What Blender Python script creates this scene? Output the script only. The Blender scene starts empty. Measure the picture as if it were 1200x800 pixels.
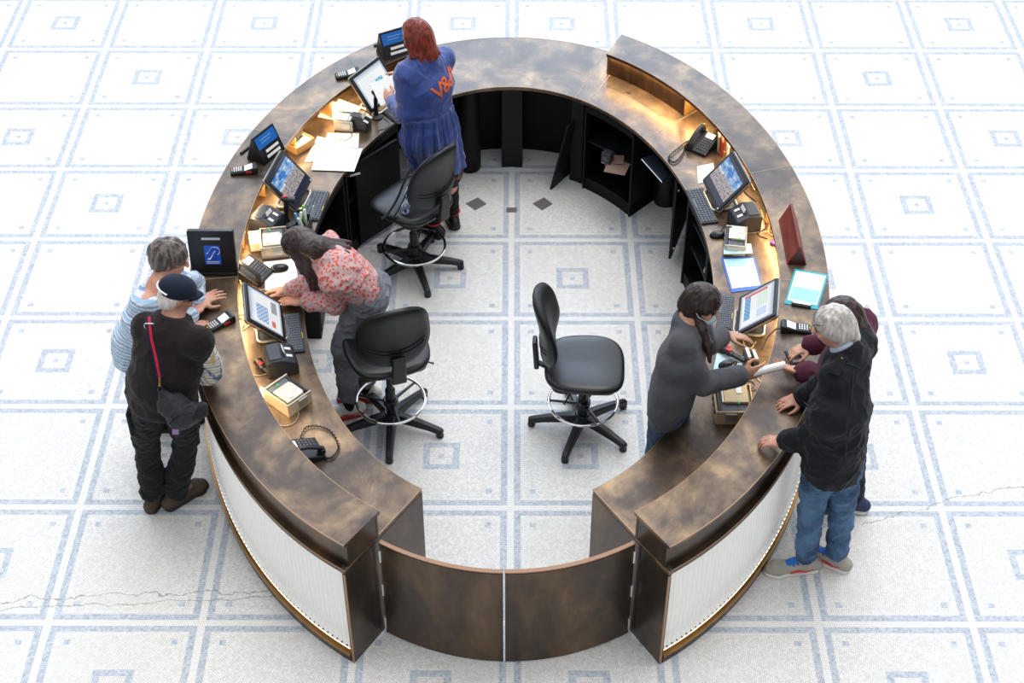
import bpy, math, random
import numpy as np
from mathutils import Vector, Matrix, Euler
R = math.radians
PI = math.pi
random.seed(7)
C = bpy.context.scene.collection
SC = bpy.context.scene

# ------------------------------------------------------------------ camera
CAM = Vector((0.02808602, -7.23089338, 6.65958494))
CROT = Euler((0.835966686, -0.000753352748, 0.00198423271), 'XYZ')
FPX = 1821.80697
cd = bpy.data.cameras.new('camera'); cam = bpy.data.objects.new('camera', cd); C.objects.link(cam)
cam.location = CAM; cam.rotation_euler = CROT
cd.sensor_fit = 'HORIZONTAL'; cd.sensor_width = 36; cd.lens = FPX / 1200 * 36
cd.clip_start = .1; cd.clip_end = 100
SC.camera = cam
CM = CROT.to_matrix()

def at(px, py, z=0.0):
    """point of the place at height z that the photo shows at (px, py) of 1200x800"""
    d = CM @ Vector(((px - 600) / FPX, -(py - 400) / FPX, -1))
    t = (z - CAM.z) / d.z
    return CAM + d * t

# ------------------------------------------------------------------ materials
MATS = {}
def hexc(h):
    h = h.lstrip('#'); v = [int(h[i:i + 2], 16) / 255 for i in (0, 2, 4)]
    return tuple(x / 12.92 if x <= .04045 else ((x + .055) / 1.055) ** 2.4 for x in v)

class NT:
    def __init__(s, name):
        s.m = bpy.data.materials.new(name); s.m.use_nodes = True
        s.t = s.m.node_tree; s.n = s.t.nodes; s.l = s.t.links
        s.b = s.n['Principled BSDF']; s.coord = s.n.new('ShaderNodeTexCoord')
    def node(s, kind, **kw):
        nd = s.n.new('ShaderNode' + kind)
        for k, v in kw.items(): setattr(nd, k, v)
        return nd
    def set(s, nd, **kw):
        for k, v in kw.items(): nd.inputs[k.replace('_', ' ')].default_value = v
        return nd
    def link(s, a, b): s.l.new(a, b)
    def put(s, sock, v):
        if isinstance(v, (int, float)): sock.default_value = v
        elif isinstance(v, tuple): sock.default_value = v if len(v) == len(sock.default_value) else (*v, 1)
        else: s.l.new(v, sock)
    def math(s, op, a, b=0.0, c=0.0):
        nd = s.n.new('ShaderNodeMath'); nd.operation = op
        for i, v in enumerate((a, b, c)): s.put(nd.inputs[i], v)
        return nd.outputs[0]
    def mix(s, f, a, b, blend='MIX'):
        nd = s.n.new('ShaderNodeMix'); nd.data_type = 'RGBA'; nd.blend_type = blend
        s.put(nd.inputs[0], f); s.put(nd.inputs[6], a); s.put(nd.inputs[7], b)
        return nd.outputs[2]
    def ramp(s, f, stops):
        nd = s.n.new('ShaderNodeValToRGB'); s.l.new(f, nd.inputs[0])
        e = nd.color_ramp.elements
        while len(e) < len(stops): e.new(.5)
        for el, (p, c) in zip(e, stops):
            el.position = p; el.color = (*c, 1) if isinstance(c, tuple) else (c, c, c, 1)
        return nd.outputs[0]
    def noise(s, scale, detail=3, rough=.55, vec=None, out=0, dist=0):
        nd = s.n.new('ShaderNodeTexNoise'); nd.inputs['Scale'].default_value = scale
        nd.inputs['Detail'].default_value = detail; nd.inputs['Roughness'].default_value = rough
        nd.inputs['Distortion'].default_value = dist
        s.l.new(vec if vec is not None else s.coord.outputs['Object'], nd.inputs['Vector'])
        return nd.outputs[out]
    def map(s, scale=(1, 1, 1), rot=(0, 0, 0), loc=(0, 0, 0), src='Object'):
        nd = s.n.new('ShaderNodeMapping'); s.l.new(s.coord.outputs[src], nd.inputs[0])
        nd.inputs['Scale'].default_value = scale; nd.inputs['Rotation'].default_value = rot; nd.inputs['Location'].default_value = loc
        return nd.outputs[0]
    def bump(s, h, strength=.3, dist=.002):
        nd = s.n.new('ShaderNodeBump'); nd.inputs['Strength'].default_value = strength; nd.inputs['Distance'].default_value = dist
        s.l.new(h, nd.inputs['Height']); s.l.new(nd.outputs[0], s.b.inputs['Normal'])
    def col(s, v): s.put(s.b.inputs['Base Color'], v)

def mat(name, col, rough=.5, metal=0.0, spec=.5, emit=0, alpha=1, trans=0, coat=0, vary=.06, vscale=30, bump=0, bscale=200):
    """a plain material with a faint procedural variation of its colour"""
    if name in MATS: return MATS[name]
    if isinstance(col, str): col = hexc(col)
    t = NT(name)
    if vary:
        f = t.noise(vscale, 3)
        lo = tuple(max(0, c * (1 - vary)) for c in col); hi = tuple(min(1, c * (1 + vary)) for c in col)
        t.col(t.mix(f, lo, hi))
    else: t.col(col)
    t.b.inputs['Roughness'].default_value = rough; t.b.inputs['Metallic'].default_value = metal
    t.b.inputs['Specular IOR Level'].default_value = spec
    if emit:
        t.b.inputs['Emission Color'].default_value = (*col, 1); t.b.inputs['Emission Strength'].default_value = emit
    if trans: t.b.inputs['Transmission Weight'].default_value = trans
    if coat: t.b.inputs['Coat Weight'].default_value = coat
    if bump: t.bump(t.noise(bscale, 4), bump, .002)
    MATS[name] = t.m
    return t.m

# ------------------------------------------------------------------ object helpers
def tag(o, label=None, cat=None, group=None, kind=None):
    if label: o['label'] = label
    if cat: o['category'] = cat
    if group: o['group'] = group
    if kind: o['kind'] = kind
    return o

def thing(name, label, cat, loc=(0, 0, 0), rz=0, group=None, rot=None):
    o = bpy.data.objects.new(name, None); C.objects.link(o); o.empty_display_size = .05
    o.location = loc; o.rotation_euler = rot if rot else (0, 0, rz)
    return tag(o, label, cat, group)

def copy_tree(o, parent=None):
    c = o.copy(); C.objects.link(c)
    if parent is not None: c.parent = parent
    for ch in list(o.children): copy_tree(ch, c)
    return c

def dup(root, loc, rz=None, label=None, group=None, rot=None):
    r = copy_tree(root); r.location = loc
    if rz is not None: r.rotation_euler = (0, 0, rz)
    if rot is not None: r.rotation_euler = rot
    if label: r['label'] = label
    if group: r['group'] = group
    return r

def rotm(rx=0, ry=0, rz=0): return Euler((rx, ry, rz), 'XYZ').to_matrix()

class MB:
    """collects shapes into one mesh"""
    def __init__(s): s.v = []; s.f = []; s.mi = []; s.cur = 0
    def add(s, vs, fs):
        b = len(s.v); s.v += [tuple(v) for v in vs]; s.f += [tuple(b + i for i in f) for f in fs]; s.mi += [s.cur] * len(fs)
        return s
    def box(s, c, size, rot=None, taper=1.0):
        hx, hy, hz = size[0] / 2, size[1] / 2, size[2] / 2
        vs = []
        for z, k in ((-hz, 1), (hz, taper)):
            for x, y in ((-hx, -hy), (hx, -hy), (hx, hy), (-hx, hy)): vs.append(Vector((x * k, y * k, z)))
        if rot is not None: vs = [rot @ v for v in vs]
        c = Vector(c); vs = [v + c for v in vs]
        return s.add(vs, [(3, 2, 1, 0), (4, 5, 6, 7), (0, 1, 5, 4), (1, 2, 6, 5), (2, 3, 7, 6), (3, 0, 4, 7)])
    def prism(s, pts, z0, z1, rot=None, c=(0, 0, 0)):
        n = len(pts); c = Vector(c)
        vs = [Vector((x, y, z0)) for x, y in pts] + [Vector((x, y, z1)) for x, y in pts]
        if rot is not None: vs = [rot @ v for v in vs]
        vs = [v + c for v in vs]
        return s.add(vs, [tuple(range(n - 1, -1, -1)), tuple(range(n, 2 * n))] + [(i, (i + 1) % n, n + (i + 1) % n, n + i) for i in range(n)])
    def tube(s, pts, r, n=8, cap=True, closed=False, flat=1.0):
        pts = [Vector(p) for p in pts]; m = len(pts)
        rs = r if isinstance(r, (list, tuple)) else [r] * m
        up = None; rings = []
        for i, p in enumerate(pts):
            a = pts[(i - 1) % m] if (closed or i) else p; b = pts[(i + 1) % m] if (closed or i < m - 1) else p
            t = (b - a).normalized()
            if up is None:
                up = Vector((0, 0, 1)) if abs(t.z) < .9 else Vector((1, 0, 0))
            x = t.cross(up).normalized(); y = x.cross(t).normalized(); up = y
            rings.append([p + (x * math.cos(2 * PI * k / n) + y * math.sin(2 * PI * k / n) * flat) * rs[i] for k in range(n)])
        vs = [v for rg in rings for v in rg]; fs = []
        for i in range(m if closed else m - 1):
            j = (i + 1) % m
            for k in range(n): fs.append((i * n + k, i * n + (k + 1) % n, j * n + (k + 1) % n, j * n + k))
        if cap and not closed: fs += [tuple(range(n - 1, -1, -1)), tuple((m - 1) * n + k for k in range(n))]
        return s.add(vs, fs)
    def lathe(s, prof, n=24, c=(0, 0, 0), rot=None):
        c = Vector(c); vs = []; m = len(prof)
        for r, z in prof:
            for k in range(n): vs.append(Vector((r * math.cos(2 * PI * k / n), r * math.sin(2 * PI * k / n), z)))
        if rot is not None: vs = [rot @ v for v in vs]
        vs = [v + c for v in vs]; fs = []
        for i in range(m - 1):
            for k in range(n): fs.append((i * n + k, i * n + (k + 1) % n, (i + 1) * n + (k + 1) % n, (i + 1) * n + k))
        fs += [tuple(range(n - 1, -1, -1)), tuple((m - 1) * n + k for k in range(n))]
        return s.add(vs, fs)
    def ball(s, c, r, n=12, rot=None):
        r = Vector(r) if not isinstance(r, (int, float)) else Vector((r, r, r))
        c = Vector(c); m = max(6, n // 2 + 1); vs = []
        for i in range(1, m):
            a = PI * i / m
            for k in range(n): vs.append(Vector((r.x * math.sin(a) * math.cos(2 * PI * k / n), r.y * math.sin(a) * math.sin(2 * PI * k / n), -r.z * math.cos(a))))
        vs += [Vector((0, 0, -r.z)), Vector((0, 0, r.z))]
        if rot is not None: vs = [rot @ v for v in vs]
        vs = [v + c for v in vs]; fs = []
        for i in range(m - 2):
            for k in range(n): fs.append((i * n + k, i * n + (k + 1) % n, (i + 1) * n + (k + 1) % n, (i + 1) * n + k))
        q = (m - 1) * n
        for k in range(n): fs += [(q, (k + 1) % n, k), (q + 1, (m - 2) * n + k, (m - 2) * n + (k + 1) % n)]
        return s.add(vs, fs)
    def grid(s, P, close_u=False):
        """P[i][j] points"""
        nu, nv = len(P), len(P[0]); vs = [p for r_ in P for p in r_]
        fs = []
        for i in range(nu if close_u else nu - 1):
            for j in range(nv - 1): fs.append((i * nv + j, ((i + 1) % nu) * nv + j, ((i + 1) % nu) * nv + j + 1, i * nv + j + 1))
        return s.add(vs, fs)
    def build(s, name, m, parent=None, smooth=False, bevel=0, bseg=2, angle=35, label=None, sub=0, loc=None, rot=None):
        me = bpy.data.meshes.new(name); me.from_pydata(s.v, [], s.f)
        ms = m if isinstance(m, (list, tuple)) else [m]
        for q in ms: me.materials.append(q)
        if len(ms) > 1:
            for p, i in zip(me.polygons, s.mi): p.material_index = i
        me.validate(); me.update()
        import bmesh
        bm = bmesh.new(); bm.from_mesh(me); bmesh.ops.recalc_face_normals(bm, faces=bm.faces); bm.to_mesh(me); bm.free()
        o = bpy.data.objects.new(name, me); C.objects.link(o)
        if parent is not None: o.parent = parent
        if loc is not None: o.location = loc
        if rot is not None: o.rotation_euler = rot
        if bevel:
            b = o.modifiers.new('bevel', 'BEVEL'); b.width = bevel; b.segments = bseg; b.limit_method = 'ANGLE'; b.angle_limit = R(40)
            smooth = True
        if sub:
            q = o.modifiers.new('sub', 'SUBSURF'); q.levels = sub; q.render_levels = sub; smooth = True
        if smooth:
            for p in me.polygons: p.use_smooth = True
            if not sub: me.set_sharp_from_angle(angle=R(angle))
        if label: o['label'] = label
        return o

def bez(pts, n=8):
    """smooth curve through the points"""
    P = [Vector(p) for p in pts]; out = []
    for i in range(len(P) - 1):
        a = P[max(i - 1, 0)]; b = P[i]; c = P[i + 1]; d = P[min(i + 2, len(P) - 1)]
        for k in range(n):
            t = k / n
            out.append(.5 * ((2 * b) + (c - a) * t + (2 * a - 5 * b + 4 * c - d) * t * t + (3 * b - a - 3 * c + d) * t ** 3))
    out.append(P[-1]); return out

def rrect(w, h, r, n=4):
    pts = []
    for cx, cy, a0 in ((w / 2 - r, h / 2 - r, 0), (-w / 2 + r, h / 2 - r, 90), (-w / 2 + r, -h / 2 + r, 180), (w / 2 - r, -h / 2 + r, 270)):
        for k in range(n + 1):
            a = R(a0 + 90 * k / n); pts.append((cx + r * math.cos(a), cy + r * math.sin(a)))
    return pts

def text_mesh(txt, size, m, name, parent, M, extrude=.0006, label=None, bold=0):
    """lettering as a mesh object placed by matrix M (local)"""
    cu = bpy.data.curves.new('lettering', 'FONT'); cu.body = txt; cu.size = size; cu.extrude = extrude; cu.offset = bold
    cu.align_x = 'CENTER'; cu.align_y = 'CENTER'
    tmp = bpy.data.objects.new('lettering', cu); C.objects.link(tmp)
    dg = bpy.context.evaluated_depsgraph_get(); dg.update()
    me = bpy.data.meshes.new_from_object(tmp.evaluated_get(dg))
    bpy.data.objects.remove(tmp); me.materials.clear(); me.materials.append(m)
    o = bpy.data.objects.new(name, me); C.objects.link(o)
    if parent is not None: o.parent = parent
    o.matrix_local = M
    return o

# ------------------------------------------------------------------ the desk's ellipses
EA, EB = 1.87, 2.60
def el(t, d, z=0.0):
    """t degrees round the desk, d inset from the outer edge"""
    s = 0
    tt = t
    if 215 < t < 246.5: s = (t - 215) / 30
    elif -70 < t < -35: s = -(-35 - t) / 30
    tt = t + (5.85 * d * s)
    a = R(tt)
    return Vector(((EA - d) * math.cos(a), (EB - d) * math.sin(a), z))
T_R, T_L = -65.1, 244.9

def sector(mb, t0, t1, d0, d1, z0, z1, step=2.0):
    """a solid slice of the ring"""
    n = max(1, int(abs(t1 - t0) / step)); vs = []; fs = []
    for i in range(n + 1):
        t = t0 + (t1 - t0) * i / n
        vs += [el(t, d0, z0), el(t, d1, z0), el(t, d1, z1), el(t, d0, z1)]
    for i in range(n):
        a, b = i * 4, i * 4 + 4
        for k in range(4): fs.append((a + k, a + (k + 1) % 4, b + (k + 1) % 4, b + k))
    fs += [(3, 2, 1, 0), (n * 4, n * 4 + 1, n * 4 + 2, n * 4 + 3)]
    return mb.add(vs, fs)

def where(p):
    """(t, inset) of a point"""
    lo, hi = -1, 1.6
    for _ in range(40):
        m = (lo + hi) / 2
        if (p[0] / (EA - m)) ** 2 + (p[1] / (EB - m)) ** 2 < 1: lo = m
        else: hi = m
    return math.degrees(math.atan2(p[1] / (EB - m), p[0] / (EA - m))), m

def outward(p):
    t, d = where(p)
    return math.atan2(p[1] / (EB - d) ** 2, p[0] / (EA - d) ** 2)
# ------------------------------------------------------------------ light and view
SC.view_settings.view_transform = 'Standard'; SC.view_settings.look = 'None'
SC.view_settings.gamma = 1; SC.view_settings.exposure = 0; SC.view_settings.use_curve_mapping = False
w = bpy.data.worlds.new('sky_light'); SC.world = w; w.use_nodes = True
wn = w.node_tree.nodes; wl = w.node_tree.links
bg = wn['Background']
tc = wn.new('ShaderNodeTexCoord'); sp = wn.new('ShaderNodeSeparateXYZ'); wl.new(tc.outputs['Generated'], sp.inputs[0])
def wm(op, a, b):
    n = wn.new('ShaderNodeMath'); n.operation = op
    for i, v in enumerate((a, b)):
        if isinstance(v, (int, float)): n.inputs[i].default_value = v
        else: wl.new(v, n.inputs[i])
    return n.outputs[0]
def wramp(f, st):
    n = wn.new('ShaderNodeValToRGB'); wl.new(f, n.inputs[0]); e = n.color_ramp.elements
    while len(e) < len(st): e.new(.5)
    for q, (p, c) in zip(e, st): q.position = p; q.color = (*c, 1)
    return n.outputs[0]
# overhead dome light with a bright glazed end at the far side and darker stone walls round the near side
zen = wramp(sp.outputs[2], [(0.0, (.16, .15, .14)), (.25, (.35, .35, .35)), (.6, (.85, .9, .97)), (1.0, (1.0, 1.02, 1.06))])
far = wramp(sp.outputs[1], [(.25, (0, 0, 0)), (.62, (.75, .85, 1.0)), (.85, (1.3, 1.4, 1.55))])
ad = wn.new('ShaderNodeMix'); ad.data_type = 'RGBA'; ad.blend_type = 'ADD'; ad.inputs[0].default_value = 1

ratio = wm('ABSOLUTE', wm('DIVIDE', sp.outputs[0], wm('MAXIMUM', sp.outputs[1], .01)), 0)
def wstep(v, a, b):
    n = wn.new('ShaderNodeMapRange'); n.interpolation_type = 'SMOOTHSTEP'; wl.new(v, n.inputs[0]); n.inputs[1].default_value = a; n.inputs[2].default_value = b
    return n.outputs[0]
win = wm('MULTIPLY', wm('SUBTRACT', 1.0, wstep(ratio, .10, .26)), wm('MULTIPLY', wstep(sp.outputs[2], .30, .40), wm('SUBTRACT', 1.0, wstep(sp.outputs[2], .56, .66))))
win = wm('MULTIPLY', win, wm('GREATER_THAN', sp.outputs[1], .1))
wc = wn.new('ShaderNodeMix'); wc.data_type = 'RGBA'; wc.inputs[6].default_value = (0, 0, 0, 1); wc.inputs[7].default_value = (3.6, 5.0, 6.9, 1); wl.new(win, wc.inputs[0])
ad2 = wn.new('ShaderNodeMix'); ad2.data_type = 'RGBA'; ad2.blend_type = 'ADD'; ad2.inputs[0].default_value = 1
wl.new(wc.outputs[2], ad2.inputs[7])
wl.new(zen, ad.inputs[6]); wl.new(far, ad.inputs[7]); wl.new(ad.outputs[2], ad2.inputs[6]); wl.new(ad2.outputs[2], bg.inputs[0]); bg.inputs[1].default_value = .98
sd = bpy.data.lights.new('roof_light', 'SUN'); sd.energy = 1.3; sd.angle = R(35); sd.color = (1, .985, .96)
so = bpy.data.objects.new('roof_light', sd); C.objects.link(so); so.rotation_euler = (R(-12), R(8), 0)

# ------------------------------------------------------------------ mosaic floor
S = .82; OX, OY = .013, 3.641
def floor_material():
    t = NT('mosaic_floor')
    sep = t.node('SeparateXYZ'); t.link(t.coord.outputs['Object'], sep.inputs[0])
    wob = t.noise(14, 2)
    X = t.math('ADD', sep.outputs[0], t.math('MULTIPLY', t.math('SUBTRACT', wob, .5), .006))
    Y = t.math('ADD', sep.outputs[1], t.math('MULTIPLY', t.math('SUBTRACT', t.noise(11, 2, vec=t.map(loc=(5, 3, 1))), .5), .006))
    u = t.math('DIVIDE', t.math('SUBTRACT', X, OX), S); v = t.math('DIVIDE', t.math('SUBTRACT', OY, Y), S)
    iu = t.math('FLOOR', u); iv = t.math('FLOOR', v)
    fu = t.math('SUBTRACT', u, iu); fv = t.math('SUBTRACT', v, iv)
    def edge(f): return t.math('MINIMUM', f, t.math('SUBTRACT', 1.0, f))
    eu, ev = edge(fu), edge(fv)
    em = t.math('MINIMUM', eu, ev)
    gt = lambda a, b: t.math('GREATER_THAN', a, b)
    lt = lambda a, b: t.math('LESS_THAN', a, b)
    AND = lambda a, b: t.math('MULTIPLY', a, b)
    OR = lambda a, b: t.math('MAXIMUM', a, b)
    band = AND(gt(em, .024), lt(em, .070))
    # the bands stop at a crossing's pale centre line
    inner_line = AND(gt(em, .084), lt(em, .094))
    # small corner squares
    cu = t.math('ABSOLUTE', t.math('SUBTRACT', eu, .155)); cv = t.math('ABSOLUTE', t.math('SUBTRACT', ev, .155))
    cm = t.math('MAXIMUM', cu, cv)
    corner = lt(cm, .021)
    # centre motif in every other panel, mirrored about the middle line
    su = t.math('MAXIMUM', iu, t.math('SUBTRACT', -1.0, iu))
    par = t.math('MODULO', t.math('ADD', t.math('ADD', su, iv), 40.0), 2.0)
    odd = gt(par, .5)
    mu = t.math('MAXIMUM', t.math('ABSOLUTE', t.math('SUBTRACT', fu, .5)), t.math('ABSOLUTE', t.math('SUBTRACT', fv, .5)))
    ring = OR(AND(gt(mu, .083), lt(mu, .131)), lt(mu, .020))
    motif = AND(ring, odd)
    field = t.math('MULTIPLY', gt(em, .1), 1.0)
    blue = OR(OR(band, corner), motif)
    # tesserae: straight in the borders, slanting in the field
    straight = OR(OR(lt(em, .10), AND(lt(mu, .155), odd)), lt(cm, .045))
    def tess(rot, sc):
        nd = t.node('TexBrick'); nd.offset = .5; t.link(t.map(rot=(0, 0, rot)), nd.inputs['Vector'])
        t.set(nd, Scale=1.0, Mortar_Size=.0011, Mortar_Smooth=.5, Bias=0.0, Brick_Width=sc, Row_Height=sc)
        nd.inputs['Color1'].default_value = (1, 1, 1, 1); nd.inputs['Color2'].default_value = (0, 0, 0, 1); nd.inputs['Mortar'].default_value = (.5, .5, .5, 1)
        return nd
    b1 = tess(0, .0125); b2 = tess(R(40), .0125)
    mort = t.mix(straight, b2.outputs['Fac'], b1.outputs['Fac'])
    rnd = t.mix(straight, b2.outputs['Color'], b1.outputs['Color'])
    cell = t.node('TexVoronoi'); cell.inputs['Scale'].default_value = 75
    t.link(t.coord.outputs['Object'], cell.inputs['Vector'])
    sc = t.node('SeparateColor'); t.link(cell.outputs['Color'], sc.inputs[0])
    patch = t.noise(1.3, 4)
    fieldc = t.mix(sc.outputs[0], hexc('#d8d6d3'), hexc('#f2f2f0'))
    fieldc = t.mix(t.ramp(patch, [(.35, 0.0), (.7, .5)]), fieldc, hexc('#dedad3'))
    bluec = t.mix(sc.outputs[1], hexc('#aeb7c4'), hexc('#d2d6dc'))
    bluec = t.mix(t.ramp(sc.outputs[2], [(.8, 0.0), (.95, .7)]), bluec, hexc('#a2a7ae'))
    linec = hexc('#f4f3f0')
    col = t.mix(blue, fieldc, bluec)
    col = t.mix(t.math('MULTIPLY', inner_line, .4), col, linec)
    near_c = AND(lt(em, .024), 1.0)
    col = t.mix(t.math('MULTIPLY', near_c, .45), col, linec)
    grout = t.mix(blue, hexc('#a39a90'), hexc('#8f939b'))
    col = t.mix(t.math('MULTIPLY', mort, .7), col, grout)
    # old cracks running across the panels
    def crack(y0, slope, x0, x1, amp, wd, seed):
        n1 = t.noise(2.6, 5, .7, vec=t.map(loc=(seed, seed * .3, 0)))
        yy = t.math('ADD', t.math('ADD', y0, t.math('MULTIPLY', sep.outputs[0], slope)), t.math('MULTIPLY', t.math('SUBTRACT', n1, .5), amp))
        d = t.math('ABSOLUTE', t.math('SUBTRACT', sep.outputs[1], yy))
        return AND(AND(lt(d, wd), gt(sep.outputs[0], x0)), lt(sep.outputs[0], x1))
    return t, col, crack, patch
t, col, crack, patch = floor_material()
pL = at(60, 703); pL2 = at(300, 690)
sl = (pL2.y - pL.y) / (pL2.x - pL.x)
cr = crack(pL.y - sl * pL.x, sl, -4.5, -1.3, .22, .0035, 3.0)
cr2 = crack(pL.y - .05 - sl * pL.x, sl, -3.2, -1.0, .16, .003, 7.0)
qL = at(1010, 615); qL2 = at(1180, 570)
sl2 = (qL2.y - qL.y) / (qL2.x - qL.x)
cr3 = crack(qL.y - sl2 * qL.x, sl2, 2.0, 4.5, .22, .0035, 11.0)
allc = t.math('MAXIMUM', t.math('MAXIMUM', cr, cr2), cr3)
col = t.mix(t.math('MULTIPLY', allc, .7), col, hexc('#8a8378'))
t.col(col)
t.b.inputs['Roughness'].default_value = .5
t.b.inputs['Specular IOR Level'].default_value = .3
fl = MB(); fl.add([(-9, -7, 0), (9, -7, 0), (9, 11, 0), (-9, 11, 0)], [(0, 1, 2, 3)])
floor = fl.build('floor', t.m); tag(floor, kind='structure')

# worn dark inlays let into the floor behind the desk's chairs
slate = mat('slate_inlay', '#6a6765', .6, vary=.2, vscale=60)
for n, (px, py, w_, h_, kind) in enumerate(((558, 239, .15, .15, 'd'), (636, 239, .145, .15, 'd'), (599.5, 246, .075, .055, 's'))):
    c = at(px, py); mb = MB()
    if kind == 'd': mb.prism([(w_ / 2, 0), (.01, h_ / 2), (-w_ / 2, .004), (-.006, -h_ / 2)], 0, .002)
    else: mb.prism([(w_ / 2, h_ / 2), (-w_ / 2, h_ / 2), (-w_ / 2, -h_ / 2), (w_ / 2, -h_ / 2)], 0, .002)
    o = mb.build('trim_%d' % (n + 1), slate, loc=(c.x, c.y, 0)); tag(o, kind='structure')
# ------------------------------------------------------------------ the oval desk
def patina(name, cols, rough=.34, metal=.65, scale=2.2, stretch=(1, 1, 1)):
    t = NT(name)
    v = t.map(scale=stretch)
    n1 = t.noise(scale, 5, .62, vec=v, dist=.5)
    n2 = t.noise(scale * 3.1, 4, .6, vec=t.map(scale=stretch, loc=(3, 7, 2)))
    f = t.math('ADD', t.math('MULTIPLY', n1, .72), t.math('MULTIPLY', n2, .28))
    c = t.ramp(f, [(.34, hexc(cols[0])), (.46, hexc(cols[1])), (.56, hexc(cols[2])), (.68, hexc(cols[3]))])
    c = t.mix(t.math('MULTIPLY', t.noise(240, 2, vec=v), .18), c, hexc(cols[1]))
    t.col(c)
    t.b.inputs['Metallic'].default_value = metal
    t.b.inputs['Coat Weight'].default_value = .30; t.b.inputs['Coat Roughness'].default_value = .24
    t.b.inputs['Roughness'].default_value = rough
    r_ = t.math('ADD', rough - .06, t.math('MULTIPLY', n2, .16)); t.link(r_, t.b.inputs['Roughness'])
    t.bump(n2, .05, .002)
    return t.m
M_TOP = patina('patinated_bronze', ('#352d28', '#53453a', '#7b654e', '#b09069'), rough=.36, stretch=(1.3, 1.1, 1))
M_WALL = patina('dark_bronze_sheet', ('#2c231c', '#46382b', '#65503a', '#8a6c4a'), .33, .7, 2.0, (1, 1, .55))
M_FACE = patina('brushed_bronze', ('#3a2a1e', '#4f3a28', '#644a33', '#80603f'), .36, .75, 9, (1, 1, .1))
M_EDGE = mat('polished_copper_edge', '#a98566', .35, .7)
M_BRASS = mat('aged_brass', '#a88450', .32, .85, vary=.3, vscale=14)
M_BLACK = mat('black_laminate', '#08080a', .55, spec=.25, vary=.1)
M_BLACK2 = mat('dark_grey_laminate', '#101215', .55, spec=.3, vary=.1)
M_STEEL = mat('bright_steel', '#d4d4d4', .22, 1)
M_CHROME = mat('chrome', '#e6e6e6', .08, 1, vary=0)
def lamp_mat(name, col, e):
    m = bpy.data.materials.new(name); m.use_nodes = True; b = m.node_tree.nodes['Principled BSDF']
    tn = m.node_tree.nodes.new('ShaderNodeTexNoise'); tn.inputs['Scale'].default_value = 3
    b.inputs['Base Color'].default_value = (*col, 1); b.inputs['Emission Color'].default_value = (*col, 1); b.inputs['Emission Strength'].default_value = e
    return m
M_LED = lamp_mat('warm_led_strip', (1.0, .70, .36), 120)
M_LED2 = lamp_mat('white_led_strip', (1.0, .93, .80), 2.2)
ZL, ZU = .745, .92

desk = thing('curved_worktop', 'long oval bronze worktop with a mottled patina carrying the tills and papers', 'worktop')
mb = MB(); sector(mb, T_R + .8, 65, .045, .652, ZL - .028, ZL, 1.5); sector(mb, 65, 115, .003, .652, ZL - .028, ZL, 1.5); sector(mb, 115, T_L - .8, .045, .652, ZL - .028, ZL, 1.5)
mb.build('worktop', M_TOP, desk, smooth=True)
mb = MB(); sector(mb, T_R + .8, T_L - .8, .6515, .6535, ZL - .006, ZL + .0008, 1.5); mb.build('inner_edge_trim', M_EDGE, desk, smooth=True)
mb = MB(); sector(mb, 66, 114, .001, .004, ZL - .006, ZL + .001, 1.5); mb.build('outer_edge_trim', M_EDGE, desk, smooth=True)
# fine joints between the worktop's plates
for ta, tb in ((64.0, 64.2), (68.3, 68.5), (42.4, 42.6), (8.0, 8.15), (148, 148.15), (186, 186.15)): 
    mb = MB(); sector(mb, ta, tb, .05, .65, ZL - .002, ZL + .0008, .2)
    mb.build('plate_joint', mat('pale_joint', '#9c8b78', .5), desk)
# drawn panel with a finger hole in the far right plate
mb = MB(); sector(mb, 46, 63, .395, .398, ZL, ZL + .0009, 1)
mb.build('access_panel_joint', mat('dark_joint', '#33291f', .6), desk)
mb = MB(); q = el(57.0, .37, ZL); mb.box(q + Vector((0, 0, .001)), (.035, .014, .003), rotm(rz=R(-38))); mb.build('cable_hole', M_BLACK, desk)

# raised counters, mirrored: a shelf box that stands on the worktop's outer rim
def raised(name, label, t0, t1, closed):
    r = thing(name, label, 'counter')
    mb = MB(); sector(mb, t0, t1, .012, .288, ZU - .022, ZU, 1.5); mb.build('counter_top', M_TOP, r, smooth=True)
    mb = MB(); sector(mb, t0, t1, .010, .013, ZU - .006, ZU + .0008, 1.5); sector(mb, t0, t1, .2875, .290, ZU - .006, ZU + .0008, 1.5); sector(mb, t0, t1, .285, .288, ZU - .026, ZU - .02, 1.5)
    mb.build('edge_trim', M_EDGE, r, smooth=True)
    mb = MB(); sector(mb, t0, t1, .03, .045, ZL + .001, ZU - .022, 1.5); mb.build('outer_face', M_WALL, r, smooth=True)
    for a, b in closed:
        mb = MB(); sector(mb, a, b, .255, .268, ZL + .001, ZU - .022, 1.5)
        mb.build('inner_face', M_FACE, r, smooth=True)
    for e in (t0, t1):
        ww = .6 if e == t0 else -.6
        mb = MB(); sector(mb, e + (ww * .1), e + ww, .03, .27, ZL + .001, ZU - .022, .6); mb.build('end_plate', M_WALL, r)
    return r
rr = raised('raised_counter', 'right hand raised bronze counter where the man in jeans stands', T_R, 65, ((43, 65), (T_R, -32)))
rl = raised('raised_counter', 'left hand raised bronze counter where the man in the cap leans', 115, T_L, ((222, T_L),))
m = NT('joint'); 
for r, ts in ((rl, (153, 188)), (rr, (17.4, -8.5))):
    for tt in ts:
        mb = MB(); sector(mb, tt, tt + .13, .012, .288, ZU - .001, ZU + .0008, .13)
        mb.build('plate_joint', MATS['pale_joint'], r)
M_PLY = mat('gold_lit_board', '#b98d55', .5, .3, vary=.25, vscale=12)
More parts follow.
